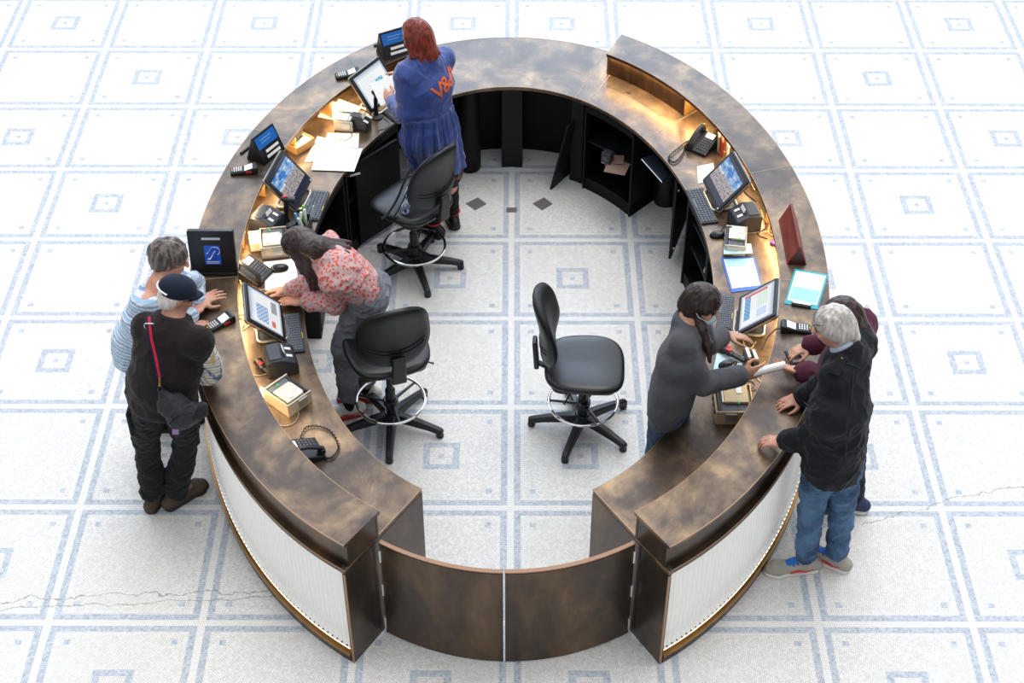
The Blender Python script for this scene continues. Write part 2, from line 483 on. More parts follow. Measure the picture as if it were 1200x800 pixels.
for r, ts in ((rr, (43, 33, 22, 10, -3, -17, -31)), (rl, (125, 138, 150, 163, 176, 190, 205, 220))):
    for tt in ts:
        mb = MB(); sector(mb, tt, tt + .35, .05, .262, ZL + .001, ZU - .022, .35); mb.build('divider', M_PLY, r)
# warm strips of light under the counters' inner edge
for r, spans in ((rr, ((44, 64.5), (-30, 43))), (rl, ((116, 221),))):
    for a, b in spans:
        mb = MB()
        sector(mb, a, b, .270 if a >= 44 else .225, .284 if a >= 44 else .239, ZU - .0236, ZU - .0226, 1.5)
        mb.build('light_strip', M_LED, r)

# the outer walls: reeded glass between a ledge and a brass plinth
def glassmat():
    t = NT('reeded_glass')
    sep = t.node('SeparateXYZ'); t.link(t.coord.outputs['Object'], sep.inputs[0])
    t.col(hexc('#f6f6f2'))
    t.b.inputs['Roughness'].default_value = .1; t.b.inputs['Specular IOR Level'].default_value = .8
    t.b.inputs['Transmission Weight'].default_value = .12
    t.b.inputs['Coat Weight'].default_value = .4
    t.b.inputs['Emission Color'].default_value = (1, .98, .93, 1); t.b.inputs['Emission Strength'].default_value = .13  # even glow added to whiten the glass, as if lit from within
    return t.m
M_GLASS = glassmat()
def front(name, label, t0, t1):
    r = thing(name, label, 'desk front')
    t0, t1 = (t0 + (.6 if t0 < 0 else 0)), (t1 - (.6 if t1 > 200 else 0))
    mb = MB(); sector(mb, t0, t1, .06, .075, .02, ZL - .03, 1.5); mb.build('inner_lining', M_BLACK, r, smooth=True)
    mb = MB(); sector(mb, t0, t1, .0, .0435, ZL - .03, ZL, 1.5); mb.build('ledge', M_WALL, r, smooth=True)
    mb = MB(); sector(mb, t0, t1, -.002, .001, ZL - .006, ZL + .001, 1.5); mb.build('ledge_trim', M_EDGE, r, smooth=True)
    mb = MB(); sector(mb, t0, t1, -.004, .06, .0, .045, 1.5); mb.build('plinth', M_WALL, r, smooth=True)
    mb = MB(); sector(mb, t0, t1, -.008, .012, .045, .062, 1.5); sector(mb, t0, t1, .006, .035, .062, .085, 1.5)
    mb.build('brass_rail', M_BRASS, r, smooth=True)
    # warm strip along the foot of the glass
    # reeded panel: a continuous scalloped sheet whose rods end in drawn tips
    pts = []; n = 1500
    for i in range(n + 1): pts.append(el(t0 + (t1 - t0) * i / n, .03))
    L = [0]
    for i in range(n): L.append(L[-1] + (pts[i + 1] - pts[i]).length)
    pitch = .033; nr = int(L[-1] / pitch); K = 8
    prof = [(.088, .5), (.094, 1.0), (.106, 1.35), (.120, 1.1), (.136, .45), (.155, .5), (.22, .85), (.30, 1.0), (ZL - .03, 1.0)]
    P = []; j = 0
    for s_ in range(nr * K + 1):
        l = L[-1] * s_ / (nr * K)
        while j < n - 1 and L[j + 1] < l: j += 1
        f = (l - L[j]) / max(1e-9, L[j + 1] - L[j]); p = pts[j].lerp(pts[j + 1], f); tg = (pts[j + 1] - pts[j]).normalized()
        nrm = Vector((tg.y, -tg.x, 0))
        if nrm.dot(p) < 0: nrm = -nrm
        ph = (s_ % K) / K; h = math.sin(PI * ph) * .021
        if ph == 0: h = -.001
        P.append([p + nrm * (h * k - (.004 if k < .6 else 0)) + Vector((0, 0, z)) for z, k in prof])
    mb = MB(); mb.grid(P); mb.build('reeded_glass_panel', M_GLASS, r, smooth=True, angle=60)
    mb = MB(); sector(mb, t0 + .3, t1 - .3, .008, .012, .0855, .087, 1.5); mb.build('light_strip', M_LED2, r)
    # small brass cups the rods stand in
    cups = MB(); 
    cups_n = nr
    Pc = []
    for s_ in range(nr * 6 + 1):
        l = L[-1] * s_ / (nr * 6)
        k = min(n - 1, max(0, int(l / L[-1] * n)))
        p = pts[k]; tg = (pts[min(k + 1, n)] - pts[max(k - 1, 0)]).normalized(); nrm = Vector((tg.y, -tg.x, 0))
        if nrm.dot(p) < 0: nrm = -nrm
        h = abs(math.sin(PI * (s_ % 6) / 6)) * .013
        Pc.append([p + nrm * (-.004) + Vector((0, 0, .075)), p + nrm * (h + .003) + Vector((0, 0, .075)), p + nrm * (h + .002) + Vector((0, 0, .094)), p + nrm * (-.004) + Vector((0, 0, .094))])
    cups.grid(Pc); cups.build('brass_cup_row', mat('dark_brass', '#6b5230', .35, .8), r, smooth=True)
    return r
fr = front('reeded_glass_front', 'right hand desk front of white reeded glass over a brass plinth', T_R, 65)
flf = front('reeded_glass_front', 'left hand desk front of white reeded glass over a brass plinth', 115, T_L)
# far section, lower and plain
fb = thing('low_desk_front', 'plain low bronze desk front on the far side of the oval', 'desk front')
mb = MB(); sector(mb, 65, 115, .0, .03, 0, ZL - .03, 1.5); mb.build('front_sheet', M_WALL, fb, smooth=True)

# end walls at the gateway
def end_wall(tE, sg, label):
    r = thing('desk_end_panel', label, 'panel')
    mb = MB(); d = .5 * sg
    sector(mb, tE, tE + d, -.002, .655, 0, ZL - .034, .5); mb.build('bronze_panel', M_WALL, r)
    mb = MB(); sector(mb, tE - d * .08, tE + d * .12, -.003, .656, ZL - .008, ZL + .001, .5); mb.build('top_trim', M_EDGE, r)
    mb = MB(); sector(mb, tE + d * .12, tE + d * 1.6, .0, .654, ZL - .034, ZL + .0004, .5); mb.build('top_cap', M_TOP, r)
    mb = MB(); sector(mb, tE - d * .1, tE + d * .6, -.004, .0, 0, ZL - .034, .5); mb.build('edge_trim', M_EDGE, r)
    return r
end_wall(T_L, -1, 'dark bronze end panel left of the gateway')
end_wall(T_R, 1, 'dark bronze end panel right of the gateway')
def gate(t0, t1, label, hinge_at):
    r = thing('gate_leaf', label, 'gate', group=None)
    mb = MB(); sector(mb, t0, t1, .247, .268, .012, ZL - .03, .8); mb.build('curved_panel', M_WALL, r, smooth=True)
    mb = MB(); sector(mb, t0, t1, .246, .269, ZL - .024, ZL - .016, .8); mb.build('top_rail', mat('brown_copper_rail', '#8d6c55', .4, .6), r, smooth=True)
    for z in (.10, .37, .635):
        mb = MB(); p = el(hinge_at, .243, z); mb.tube([p + Vector((0, 0, -.045)), p + Vector((0, 0, .045))], .009, 10)
        mb.build('hinge', M_STEEL, r, smooth=True)
    e = t1 if hinge_at == t0 else t0
    mb = MB(); sector(mb, min(e, e + (.12 if e == t0 else -.12)), max(e, e + (.12 if e == t0 else -.12)), .243, .27, .012, ZL - .02, .12); mb.build('meeting_edge', M_STEEL, r)
    return r
gate(246.75, 269.25, 'left leaf of the curved bronze gate', 246.8)
gate(269.5, 293.1, 'right leaf of the curved bronze gate', 293.05)

# ------------------------------------------------------------------ black units under the worktop
M_IN = mat('cabinet_inside', '#101114', .6)
def cab(t0, t1, label, d0=.3, d1=.63, z0=.03, z1=ZL - .045, shelves=(.38,), back=True, floor_z=.1, door=None, handle=True):
    r = thing('base_cabinet', label, 'cabinet')
    for e in (t0, t1):
        s = .5 if e == t0 else -.5
        mb = MB(); sector(mb, e, e + s, d0, d1, 0, z1, .5); mb.build('side_panel', M_BLACK2, r)
    mb = MB(); sector(mb, t0, t1, d0, d0 + .015, 0, z1, 1.5); mb.build('back_panel', M_BLACK, r, smooth=True)
    mb = MB(); sector(mb, t0, t1, d0, d1 - .01, 0, floor_z, 1.5); mb.build('bottom_box', M_BLACK, r, smooth=True)
    mb = MB(); sector(mb, t0, t1, d0, d1, z1 - .05, z1, 1.5); mb.build('top_rail', M_BLACK, r, smooth=True)
    for z in shelves:
        mb = MB(); sector(mb, t0, t1, d0, d1 - .04, z, z + .018, 1.5); mb.build('shelf', M_BLACK2, r, smooth=True)
    if door:
        te, ang, w_ = door                  # hinge at te, swung to direction ang
        p = el(te, d1, 0); mb = MB()
        dirv = Vector((math.cos(R(ang)), math.sin(R(ang)), 0))
        c = p + dirv * w_ / 2 + Vector((0, 0, .04 + (z1 - .04) / 2))
        mb.box(c, (w_, .018, z1 - .05), rotm(rz=R(ang)))
        dd = mb.build('door', M_BLACK2, r, bevel=.002)
        if handle:
            for z in (.18, .55):
                mb = MB(); mb.box(p + dirv * (.02) + Vector((0, 0, z)), (.03, .03, .03), rotm(rz=R(ang))); mb.build('hinge', M_STEEL, dd, bevel=.003)
    return r
a_, b_ = at(665, 213), at(646, 222)
cab(47.2, 65.1, 'open black curved cabinet with a shelf of leaflets right of the far posts', d1=.64, door=None)
# its door, standing open
p0 = at(645, 222); q0_ = at(665, 148, .52); wv = Vector((.14, .20, 0))
mb = MB(); n_ = (q0_ - p0).cross(wv).normalized() * .008
vs = [p0 - n_, p0 + n_, p0 + wv + n_, p0 + wv - n_]; vs += [v + (q0_ - p0) for v in vs]
mb.add(vs, [(3, 2, 1, 0), (4, 5, 6, 7), (0, 1, 5, 4), (1, 2, 6, 5), (2, 3, 7, 6), (3, 0, 4, 7)])
o = mb.build('leaning_board', M_BLACK2, bevel=.002); tag(o, 'thin black board leaning beside the open leaflet cabinet', 'board')
# far posts and the black curtain wall behind them
def post(t0, t1, d0, d1, label, m=M_BLACK2):
    mb = MB(); sector(mb, t0, t1, d0, d1, 0, ZL - .03, 1); o = mb.build('support_post', m, smooth=True, bevel=.003)
    return tag(o, label, 'post')
post(86.1, 92.6, .5, .566, 'flat dark grey post in the middle under the far counter')
post(66.2, 70.3, .45, .60, 'dark grey post between the open door and the leaflet cabinet')
o = MB().lathe([(.075, 0), (.08, .01), (.08, ZL - .03)], 24, c=el(102.5, .52)).build('support_post', M_BLACK, smooth=True); tag(o, 'round black column behind the woman in the blue coat', 'post')
mb = MB(); sector(mb, 66, 114, .30, .33, .0, ZL - .03, 1.5); o = mb.build('back_panel_screen', M_BLACK, smooth=True); tag(o, 'black curved screen under the far counter behind the posts', 'screen')
# right side
cab(7, 22, 'open black cabinet with oddments on its shelves under the far right keyboard', d1=.64, shelves=(.30, .5))
cab(-9, 6.5, 'open black cabinet beside the standing assistant in grey', d1=.64, shelves=(.33,), door=None)
# left side
cab(128, 150, 'black cabinet with open shelves under the papers, left of the blue coat', d1=.64, shelves=(.38,), door=None)
cab(151, 172, 'black open cabinet under the assistant bending over the counter', d1=.64, shelves=(.3,), door=None)
p0, p1 = at(803, 262), at(784, 310); dv = p1 - p0
dr = thing('cabinet_door', 'narrow black cabinet door standing open below the right side keyboard', 'door')
mb = MB(); mb.box((p0 + p1) / 2 + Vector((0, 0, .37)), (dv.length, .018, .64), rotm(rz=math.atan2(dv.y, dv.x))); dd = mb.build('door_panel', M_BLACK2, dr, bevel=.002)
for z in (.12, .6):
    mb = MB(); mb.box(p1 * .92 + p0 * .08 + Vector((.012, 0, z)), (.012, .02, .02)); mb.build('catch', M_STEEL, dr, bevel=.002)
p0, p1 = at(428, 286), at(465, 262); dv = p1 - p0
dr = thing('cabinet_door', 'wide black cabinet door swung open beside the bending assistant', 'door')
mb = MB(); mb.box((p0 + p1) / 2 + Vector((0, 0, .36)), (dv.length * 1.3, .02, .66), rotm(rz=math.atan2(dv.y, dv.x))); mb.build('door_panel', M_BLACK, dr, bevel=.002)
mb = MB(); mb.box((p0 + p1) / 2 + Vector((.02, .02, .62)), (.09, .015, .012), rotm(rz=math.atan2(dv.y, dv.x))); mb.build('handle', M_STEEL, dr, bevel=.002)
p0, p1 = at(352, 393), at(380, 398)
dr = thing('under_desk_pedestal', 'black pedestal drawer unit under the left hand screen', 'drawer unit')
c = (at(368, 397)); mb = MB(); mb.box(c + Vector((-.09, .13, .335)), (.28, .26, .67)); mb.build('body', M_BLACK, dr, bevel=.004)
for z in (.14, .36, .56):
    mb = MB(); mb.box(c + Vector((.052, .13, z)), (.012, .24, .18)); dd = mb.build('drawer', M_BLACK2, dr, bevel=.003)
    mb = MB(); mb.box(c + Vector((.062, .13, z + .06)), (.012, .09, .01)); mb.build('handle', M_BLACK2, dd, bevel=.002)
# ------------------------------------------------------------------ things on the desk
def M(n, *a, **k): return mat(n, *a, **k)
M_PLA = M('black_plastic', '#141518', .38)
M_PLA2 = M('charcoal_plastic', '#2b2e34', .42)
M_GREY = M('grey_plastic', '#55585e', .45)
M_PAPER = M('white_paper', '#f4f2ec', .7, vary=.03)
M_CREAM = M('cream_card', '#e4d9bf', .7, vary=.05)
M_RUB = M('black_cable', '#18181a', .5)
M_WCAB = M('grey_cable', '#8c8578', .5)
M_GCAB = M('pale_cable', '#c9b48f', .5)
M_WHITEP = M('white_plastic', '#e8e8e6', .4)
M_RED = M('red_plastic', '#c8202a', .4)
M_GREEN = M('green_plastic', '#19a84a', .4)
M_ALU = M('brushed_aluminium', '#c4c2bc', .35, .9)
M_SILV = M('pale_metal_case', '#c9c1b0', .38, .35, vary=.12, vscale=25)
M_CARD = M('brown_card', '#a98556', .7)
M_TEAL = M('teal_board', '#1ba3ad', .4)
M_BLUE = M('blue_board', '#2c62c8', .4)
M_BLUE2 = M('sign_blue', '#1d58c9', .4)
M_WOOD = None
def screen_mat(name, build, e=1.0):
    t = NT(name); col = build(t)
    t.col((0.01, 0.01, 0.01)); t.link(col, t.b.inputs['Emission Color']); t.b.inputs['Emission Strength'].default_value = e
    t.b.inputs['Roughness'].default_value = .12
    return t.m
def scr_pic(t):            # a city view under a blue sky with a dark band each side
    g = t.node('SeparateXYZ'); t.link(t.coord.outputs['Generated'], g.inputs[0])
    n = t.noise(5, 5, .6, vec=t.map(scale=(1, 1.6, 1), src='Generated')); n2 = t.noise(16, 4, .8, vec=t.map(src='Generated'))
    sky = t.ramp(n, [(.42, hexc('#2c7fd6')), (.55, hexc('#9cc4ea')), (.66, hexc('#f2f5f8'))])
    town = t.ramp(n2, [(.35, hexc('#4a4a58')), (.48, hexc('#97949b')), (.56, hexc('#d9cfc6')), (.66, hexc('#b5716a'))])
    edge = t.math('ADD', g.outputs[1], t.math('MULTIPLY', t.math('SUBTRACT', n, .5), .4))
    c = t.mix(t.math('GREATER_THAN', edge, .56), town, sky)
    side = t.math('MAXIMUM', t.math('LESS_THAN', g.outputs[1], .17), t.math('GREATER_THAN', g.outputs[1], .9))
    return t.mix(side, c, hexc('#262b45'))
def scr_form(seed):
    def f(t):              # a booking form: white sheet, blue table, coloured key
        g = t.node('SeparateXYZ'); t.link(t.coord.outputs['Generated'], g.inputs[0])
        x, y = g.outputs[0], g.outputs[1]
        def rect(x0, x1, y0, y1):
            a = t.math('MULTIPLY', t.math('GREATER_THAN', x, x0), t.math('LESS_THAN', x, x1))
            b = t.math('MULTIPLY', t.math('GREATER_THAN', y, y0), t.math('LESS_THAN', y, y1)); return t.math('MULTIPLY', a, b)
        ch = t.node('TexChecker'); ch.inputs['Scale'].default_value = 18; t.link(t.map(src='Generated'), ch.inputs[0])
        c = t.mix(rect(.05, .95, .05, .93), hexc('#b9c6d6'), hexc('#f6f8fa'))
        c = t.mix(rect(.05, .95, .86, .93), c, hexc('#dfe6ee'))
        if seed == 1:
            c = t.mix(rect(.55, .8, .35, .62), c, t.mix(ch.outputs['Fac'], hexc('#48a6cf'), hexc('#9fd0e2')))
        elif seed == 2:
            c = t.mix(rect(.12, .62, .42, .78), c, t.mix(ch.outputs['Fac'], hexc('#7fa6d9'), hexc('#c9dcf2')))
            c = t.mix(rect(.12, .3, .2, .32), c, hexc('#e0705c')); c = t.mix(rect(.55, .9, .12, .3), c, hexc('#9aa4b0'))
        else:
            c = t.mix(rect(.1, .55, .5, .82), c, hexc('#dff0e2')); c = t.mix(rect(.12, .8, .12, .3), c, t.mix(ch.outputs['Fac'], hexc('#2f7fb8'), hexc('#6fb2dd')))
            c = t.mix(rect(.05, .12, .1, .8), c, hexc('#d8483e')); c = t.mix(rect(.62, .86, .5, .8), c, hexc('#c6d8f4'))
        ln = t.math('GREATER_THAN', t.math('FRACT', t.math('MULTIPLY', y, 14.0)), .8)
        return t.mix(t.math('MULTIPLY', t.math('MULTIPLY', ln, rect(.1, .6, .1, .85)), .35), c, hexc('#7c8896'))
    return f
SCR = {'pic': screen_mat('screen_city_view', scr_pic, .75), 1: screen_mat('screen_form_one', scr_form(1), .95), 2: screen_mat('screen_form_two', scr_form(2), .9), 3: screen_mat('screen_form_three', scr_form(3), .85)}

def monitor(px, py, screen, label, tilt=45, yaw=0, w_=.335, h_=.275, z0=.05, stand=M_ALU):
    """px, py: middle of the screen's lower edge"""
    p = at(px, py, ZL + z0); a = outward(p) - PI / 2 + R(yaw)
    r = thing('till_monitor', label, 'monitor', (p.x, p.y, ZL), a, 'touch screen monitors on the worktop')
    T = R(tilt); up = Vector((0, math.cos(T), math.sin(T))); nrm = Vector((0, -math.sin(T), math.cos(T)))
    Mx = Matrix.Translation(Vector((0, 0, z0)) + up * h_ / 2) @ Matrix(((1, 0, 0, 0), (0, up.y, nrm.y, 0), (0, up.z, nrm.z, 0), (0, 0, 0, 1)))
    mb = MB(); mb.prism(rrect(w_, h_, .014), -.03, 0); o = mb.build('casing', M_PLA, r, bevel=.004); o.matrix_local = Mx
    mb = MB(); mb.prism(rrect(w_ * .62, h_ * .6, .02), -.052, -.03); q = mb.build('rear_housing', M_PLA2, r, bevel=.006); q.matrix_local = Mx
    mb = MB(); mb.prism(rrect(w_ + .006, h_ + .006, .016), -.022, -.010); q = mb.build('metal_band', stand, r, bevel=.001); q.matrix_local = Mx
    mb = MB(); sw, sh = w_ - .045, h_ - .045; mb.add([(-sw / 2, -sh / 2, .0012), (sw / 2, -sh / 2, .0012), (sw / 2, sh / 2, .0012), (-sw / 2, sh / 2, .0012)], [(0, 1, 2, 3)])
    q = mb.build('screen', SCR[screen], r); q.matrix_local = Mx
    mb = MB(); mb.lathe([(.0032, 0), (.0032, .0014)], 10, c=(w_ / 2 - .02, -h_ / 2 + .011, 0)); q = mb.build('power_light', lamp_mat('blue_white_light', (.6, .75, 1), 2), r); q.matrix_local = Mx
    # neck and looped foot
    mid = Vector((0, 0, z0)) + up * h_ * .42 + nrm * -.045
    mb = MB(); mb.box((mid + Vector((0, .10, .012))) / 2 + Vector((0, .012, 0)), (.09, .016, (mid - Vector((0, .10, .012))).length), rotm(rx=-math.atan2(mid.y - .10, mid.z - .012)))
    mb.build('neck', M_PLA2, r, bevel=.003)
    mb = MB(); mb.tube([(x, y + .075, .009) for x, y in rrect(.21, .17, .03, 5)], .008, 8, closed=True); mb.build('foot_loop', stand, r, smooth=True)
    mb = MB(); mb.prism(rrect(.2, .16, .03), 0, .005, c=(0, .075, 0)); mb.build('foot_plate', M_PLA2, r)
    return r
monitor(453, 119, 1, 'monitor with a bright white page in front of the woman in blue', 52, yaw=8)
monitor(357, 228, 'pic', 'monitor showing a blue sky city picture above the black printer, left side', 48)
monitor(333, 377, 2, 'monitor with a white form and pale blue table, left side behind the grey keyboard', 45)
monitor(831.5, 229, 'pic', 'monitor showing a blue sky city picture, right side of the desk', 48)
monitor(864, 370, 3, 'monitor showing a form with red and green fields facing the masked assistant', 42)

def keyboard(corn, label):
    pts = [at(x, y, ZL + .012) for x, y in corn]
    c = sum(pts, Vector()) / 4; lv = (pts[3] + pts[2] - pts[0] - pts[1]) / 2; a = math.atan2(lv.y, lv.x)
    L = min(.36, lv.length); Wd = min(.14, ((pts[1] - pts[0]).length + (pts[2] - pts[3]).length) / 2)
    r = thing('keyboard', label, 'keyboard', (c.x, c.y, ZL + .0005), a, 'keyboards beside the monitors')
    mb = MB(); mb.prism(rrect(L, Wd, .01), 0, .012); mb.build('body', M_PLA2, r, bevel=.003)
    nx = 15; ny = 5
    kx = (L - .02) / nx; ky = (Wd - .02) / ny
    mb = MB()
    for j in range(ny):
        for i in range(nx):
            if j == 0 and 4 <= i <= 8: continue
            mb.box((-L / 2 + .01 + kx * (i + .5), -Wd / 2 + .01 + ky * (j + .5), .0145), (kx * .8, ky * .8, .006), taper=.85)
        if j == 0: mb.box((-L / 2 + .01 + kx * 6.5, -Wd / 2 + .01 + ky * .5, .0145), (kx * 4.7, ky * .8, .006), taper=.95)
    mb.build('keys', M('grey_keycaps', '#5c6068', .5), r)
    mb = MB(); mb.box((L * .1, Wd / 2 - .004, .013), (.05, .004, .002)); mb.build('status_strip', M('yellow_light', '#d8c94a', .5), r)
    return r
keyboard(((364, 222), (386, 224), (373, 260), (352, 254)), 'charcoal keyboard below the city picture monitor on the left side')
keyboard(((331, 368), (352, 366), (357, 411), (338, 413)), 'charcoal keyboard beside the bending assistant\'s hand')
keyboard(((801, 219), (823, 216), (843, 262), (824, 266)), 'charcoal keyboard on the worktop edge by the right side city picture monitor')
keyboard(((843, 345), (861, 346), (857, 385), (839, 385)), 'charcoal keyboard next to the masked assistant\'s head')
keyboard(((447, 130), (463, 124), (480, 138), (468, 146)), 'charcoal keyboard half hidden by the sleeve of the blue coat')

def mouse(px, py, label, z=ZL, rz=None):
    p = at(px, py, z + .015); r = thing('computer_mouse', label, 'mouse', (p.x, p.y, z + .0005), rz if rz is not None else outward(p) - PI / 2, 'computer mice')
    P = []
    for i in range(13):
        u = -1 + 2 * i / 12; w_ = .033 * math.sqrt(max(0.0, 1 - abs(u) ** 2.6)) + .0006; hh = .032 * math.sqrt(max(0.0, 1 - abs(u * .97 - .06) ** 2.4)) + .001
        P.append([Vector((w_ * math.cos(PI * k / 8) * 1.0, u * .056, max(0, hh * math.sin(PI * k / 8)))) for k in range(9)])
    mb = MB(); mb.grid(P); mb.build('shell', M('glossy_black', '#0d0e11', .18), r, smooth=True, angle=80)
    mb = MB(); mb.tube([(0, .022, .0305), (0, .038, .027)], .004, 8); mb.build('wheel', M_GREY, r, smooth=True)
    return r
mouse(842, 274, 'black mouse by the blue leaflet box on the right side')
mouse(853, 426, 'black mouse on a pale sheet beside the masked assistant', rz=R(-75), z=ZL + .003)
mouse(327, 313, 'black mouse lying on white papers beside the bending assistant', rz=R(-80), z=ZL + .005)

def card_terminal(px, py, rz, label, ribbon=True):
    p = at(px, py, ZU + .015); r = thing('card_terminal', label, 'card reader', (p.x, p.y, ZU + .0005), R(rz), 'card payment terminals')
    P = []
    mb = MB(); prof = [(-.085, .030, .014), (-.075, .037, .02), (-.02, .036, .024), (.03, .036, .03), (.07, .040, .046), (.085, .036, .042)]
    sec = []
    for y, w_, h_ in prof:
        rr_ = [(w_, 0), (w_, h_ * .7), (w_ * .85, h_), (-w_ * .85, h_), (-w_, h_ * .7), (-w_, 0)]
        sec.append([Vector((x, y, z)) for x, z in rr_])
    vs = [v for s_ in sec for v in s_]; fs = []
    for i in range(len(sec) - 1):
        for k in range(6): fs.append((i * 6 + k, i * 6 + (k + 1) % 6, (i + 1) * 6 + (k + 1) % 6, (i + 1) * 6 + k))
    fs += [tuple(range(6)), tuple(range(len(vs) - 6, len(vs)))]
    mb.add(vs, fs); mb.build('body', M_PLA, r, bevel=.003)
    mb = MB(); mb.box((0, .028, .034), (.052, .052, .003), rotm(rx=R(18))); mb.build('display', lamp_mat('terminal_display', (.82, .88, .92), .55), r, bevel=.001)
    mb = MB()
    for j in range(4):
        for i in range(3): mb.box((-.016 + .016 * i, -.018 - .014 * j, .026 - .0013 * j), (.011, .009, .006), taper=.85)
    mb.build('keypad', M_WHITEP, r)
    for i, m_ in enumerate((M_RED, M('yellow_plastic', '#e0b93a', .4), M_GREEN)):
        mb = MB(); mb.box((-.016 + .016 * i, -.074, .0215), (.012, .008, .005), taper=.85); mb.build('function_key', m_, r)
    mb = MB(); mb.box((.0365, .03, .018), (.004, .04, .014)); mb.build('side_label', M_RED, r, bevel=.001)
    return r
card_terminal(407.5, 87, -75 + 180 - 180, 'black card reader with a red label, furthest one, left of the woman in blue')
card_terminal(286, 199, -82, 'black card reader on the left counter beside the black sign holder')
card_terminal(257, 378, -52, 'black card reader in front of the man in the cap')
card_terminal(933, 384, 84, 'black card reader in front of the grey haired man')

def cable(pts, r_, m_, label, cat='cable', grp=None, n=8, name='cable'):
    mb = MB(); mb.tube(bez(pts, n), r_, 8); o = mb.build(name, m_, smooth=True)
    return tag(o, label, cat, grp)
def pc(lst, z=ZL + .004): return [at(q[0], q[1], z if len(q) == 2 else q[2]) for q in lst]

def till_unit(px, py, label, L=.19, Wd=.15, Hh=.10, yaw=0, paper=None, m_=None):
    """open ticket printer: a pale metal case, guts and a roll of tickets"""
    p = at(px, py, ZL + Hh / 2); a = outward(p) - PI / 2 + R(yaw)
    r = thing('ticket_printer', label, 'printer', (p.x, p.y, ZL + .0005), a)
    m_ = m_ or M_SILV
    mb = MB(); mb.box((0, 0, Hh * .3), (L, Wd, Hh * .6)); mb.box((-L / 2 + .004, 0, Hh * .7), (.008, Wd, Hh * .3)); mb.box((L / 2 - .004, 0, Hh * .7), (.008, Wd, Hh * .3)); mb.box((0, Wd / 2 - .004, Hh * .72), (L, .008, Hh * .3)); mb.build('metal_case', m_, r, bevel=.002)
    mb = MB(); mb.box((-L * .12, .012, Hh * .86), (L * .62, Wd * .66, .014)); mb.build('lid', m_, r, bevel=.003)
    mb = MB(); mb.box((L * .30, .0, Hh * .66), (L * .26, Wd * .8, Hh * .22)); mb.build('print_head', M_GREY, r, bevel=.003)
    mb = MB(); mb.tube([(-L * .40, -Wd * .40, Hh * .72), (L * .42, -Wd * .40, Hh * .72)], .011, 12); mb.build('roller', M_PLA, r, smooth=True)
    mb = MB(); mb.box((-L * .1, -Wd * .28, Hh * .8), (L * .5, .014, .012)); mb.build('steel_bar', M_ALU, r, bevel=.001)
    mb = MB(); mb.box((-L * .22, .03, Hh * .86 + .009), (.05, .03, .004)); mb.build('label', M_WHITEP, r, bevel=.001)
    for i, (x, w_) in enumerate(((-.05, .03), (.0, .022), (.05, .035))):
        mb = MB(); mb.box((x, -Wd / 2 - .002, Hh * .45), (w_, .008, .025)); mb.build('port', M_PLA, r, bevel=.001)
    for s_ in (-1, 1):
        mb = MB(); mb.box((s_ * (L / 2 + .004), -.02, Hh * .5), (.01, .06, Hh * .5)); mb.build('side_bracket', M_ALU, r, bevel=.001)
    mb = MB(); mb.box((L * .25, .02, Hh * .9 + .010), (.018, .012, .008)); mb.build('green_lever', M_GREEN, r, bevel=.001)
    return r
till_unit(337, 462, 'pale metal ticket printer with green lever below the black printer, lower left', .2, .17, .10, yaw=25)
till_unit(321, 283, 'pale metal ticket printer above the papers beside the bending assistant', .2, .16, .10, yaw=12)
till_unit(405, 141, 'pale metal ticket printer among papers left of the woman in blue', .13, .13, .09, yaw=20)
till_unit(862, 281, 'silver ticket printer behind the blue leaflets on the right side', .2, .13, .09, yaw=-12)
till_unit(859, 472, 'beige metal ticket printer beside the cables, lower right', .22, .20, .11, yaw=24, m_=M('beige_case', '#b9a27a', .42, .3, vary=.12))

def receipt_printer(px, py, label, L=.16, Wd=.17, Hh=.12, yaw=0):
    p = at(px, py, ZL + Hh * .6); a = outward(p) - PI / 2 + R(yaw)
    r = thing('receipt_printer', label, 'printer', (p.x, p.y, ZL + .0005), a, 'black receipt printers')
    prof = [(-Wd / 2, 0), (Wd / 2, 0), (Wd / 2, Hh * .9), (Wd / 2 - .02, Hh), (0, Hh), (-Wd / 2 + .01, Hh * .72), (-Wd / 2, Hh * .5)]
    mb = MB(); mb.prism(prof, -L / 2, L / 2, rot=Matrix(((0, 0, 1), (1, 0, 0), (0, 1, 0)))); mb.build('body', M_PLA2, r, bevel=.006)
    mb = MB(); mb.box((0, .035, Hh + .002), (L * .8, .07, .006)); mb.build('paper_cover', M_PLA2, r, bevel=.002)
    mb = MB(); mb.box((0, -.012, Hh - .002), (L * .55, .006, .008)); mb.build('paper_slot', M_PLA, r)
    for x in (-.03, .03):
        mb = MB(); mb.box((x, -.045, Hh * .86), (.018, .035, .003), rotm(rx=R(23))); mb.build('white_sticker', M_PAPER, r)
    mb = MB(); mb.box((0, -.018, Hh + .012), (.06, .003, .026), rotm(rx=R(-20))); mb.build('receipt_stub', M_PAPER, r)
    return r
receipt_printer(329, 419, 'black receipt printer below the left hand monitor with the white form')
receipt_printer(313, 257, 'black receipt printer with white stickers under the left city picture monitor', yaw=-15)
receipt_printer(873, 253, 'black receipt printer behind the right side mouse', yaw=5)
receipt_printer(424, 142, 'small black receipt printer with a white front label by the woman in blue', .07, .11, .10, yaw=12)

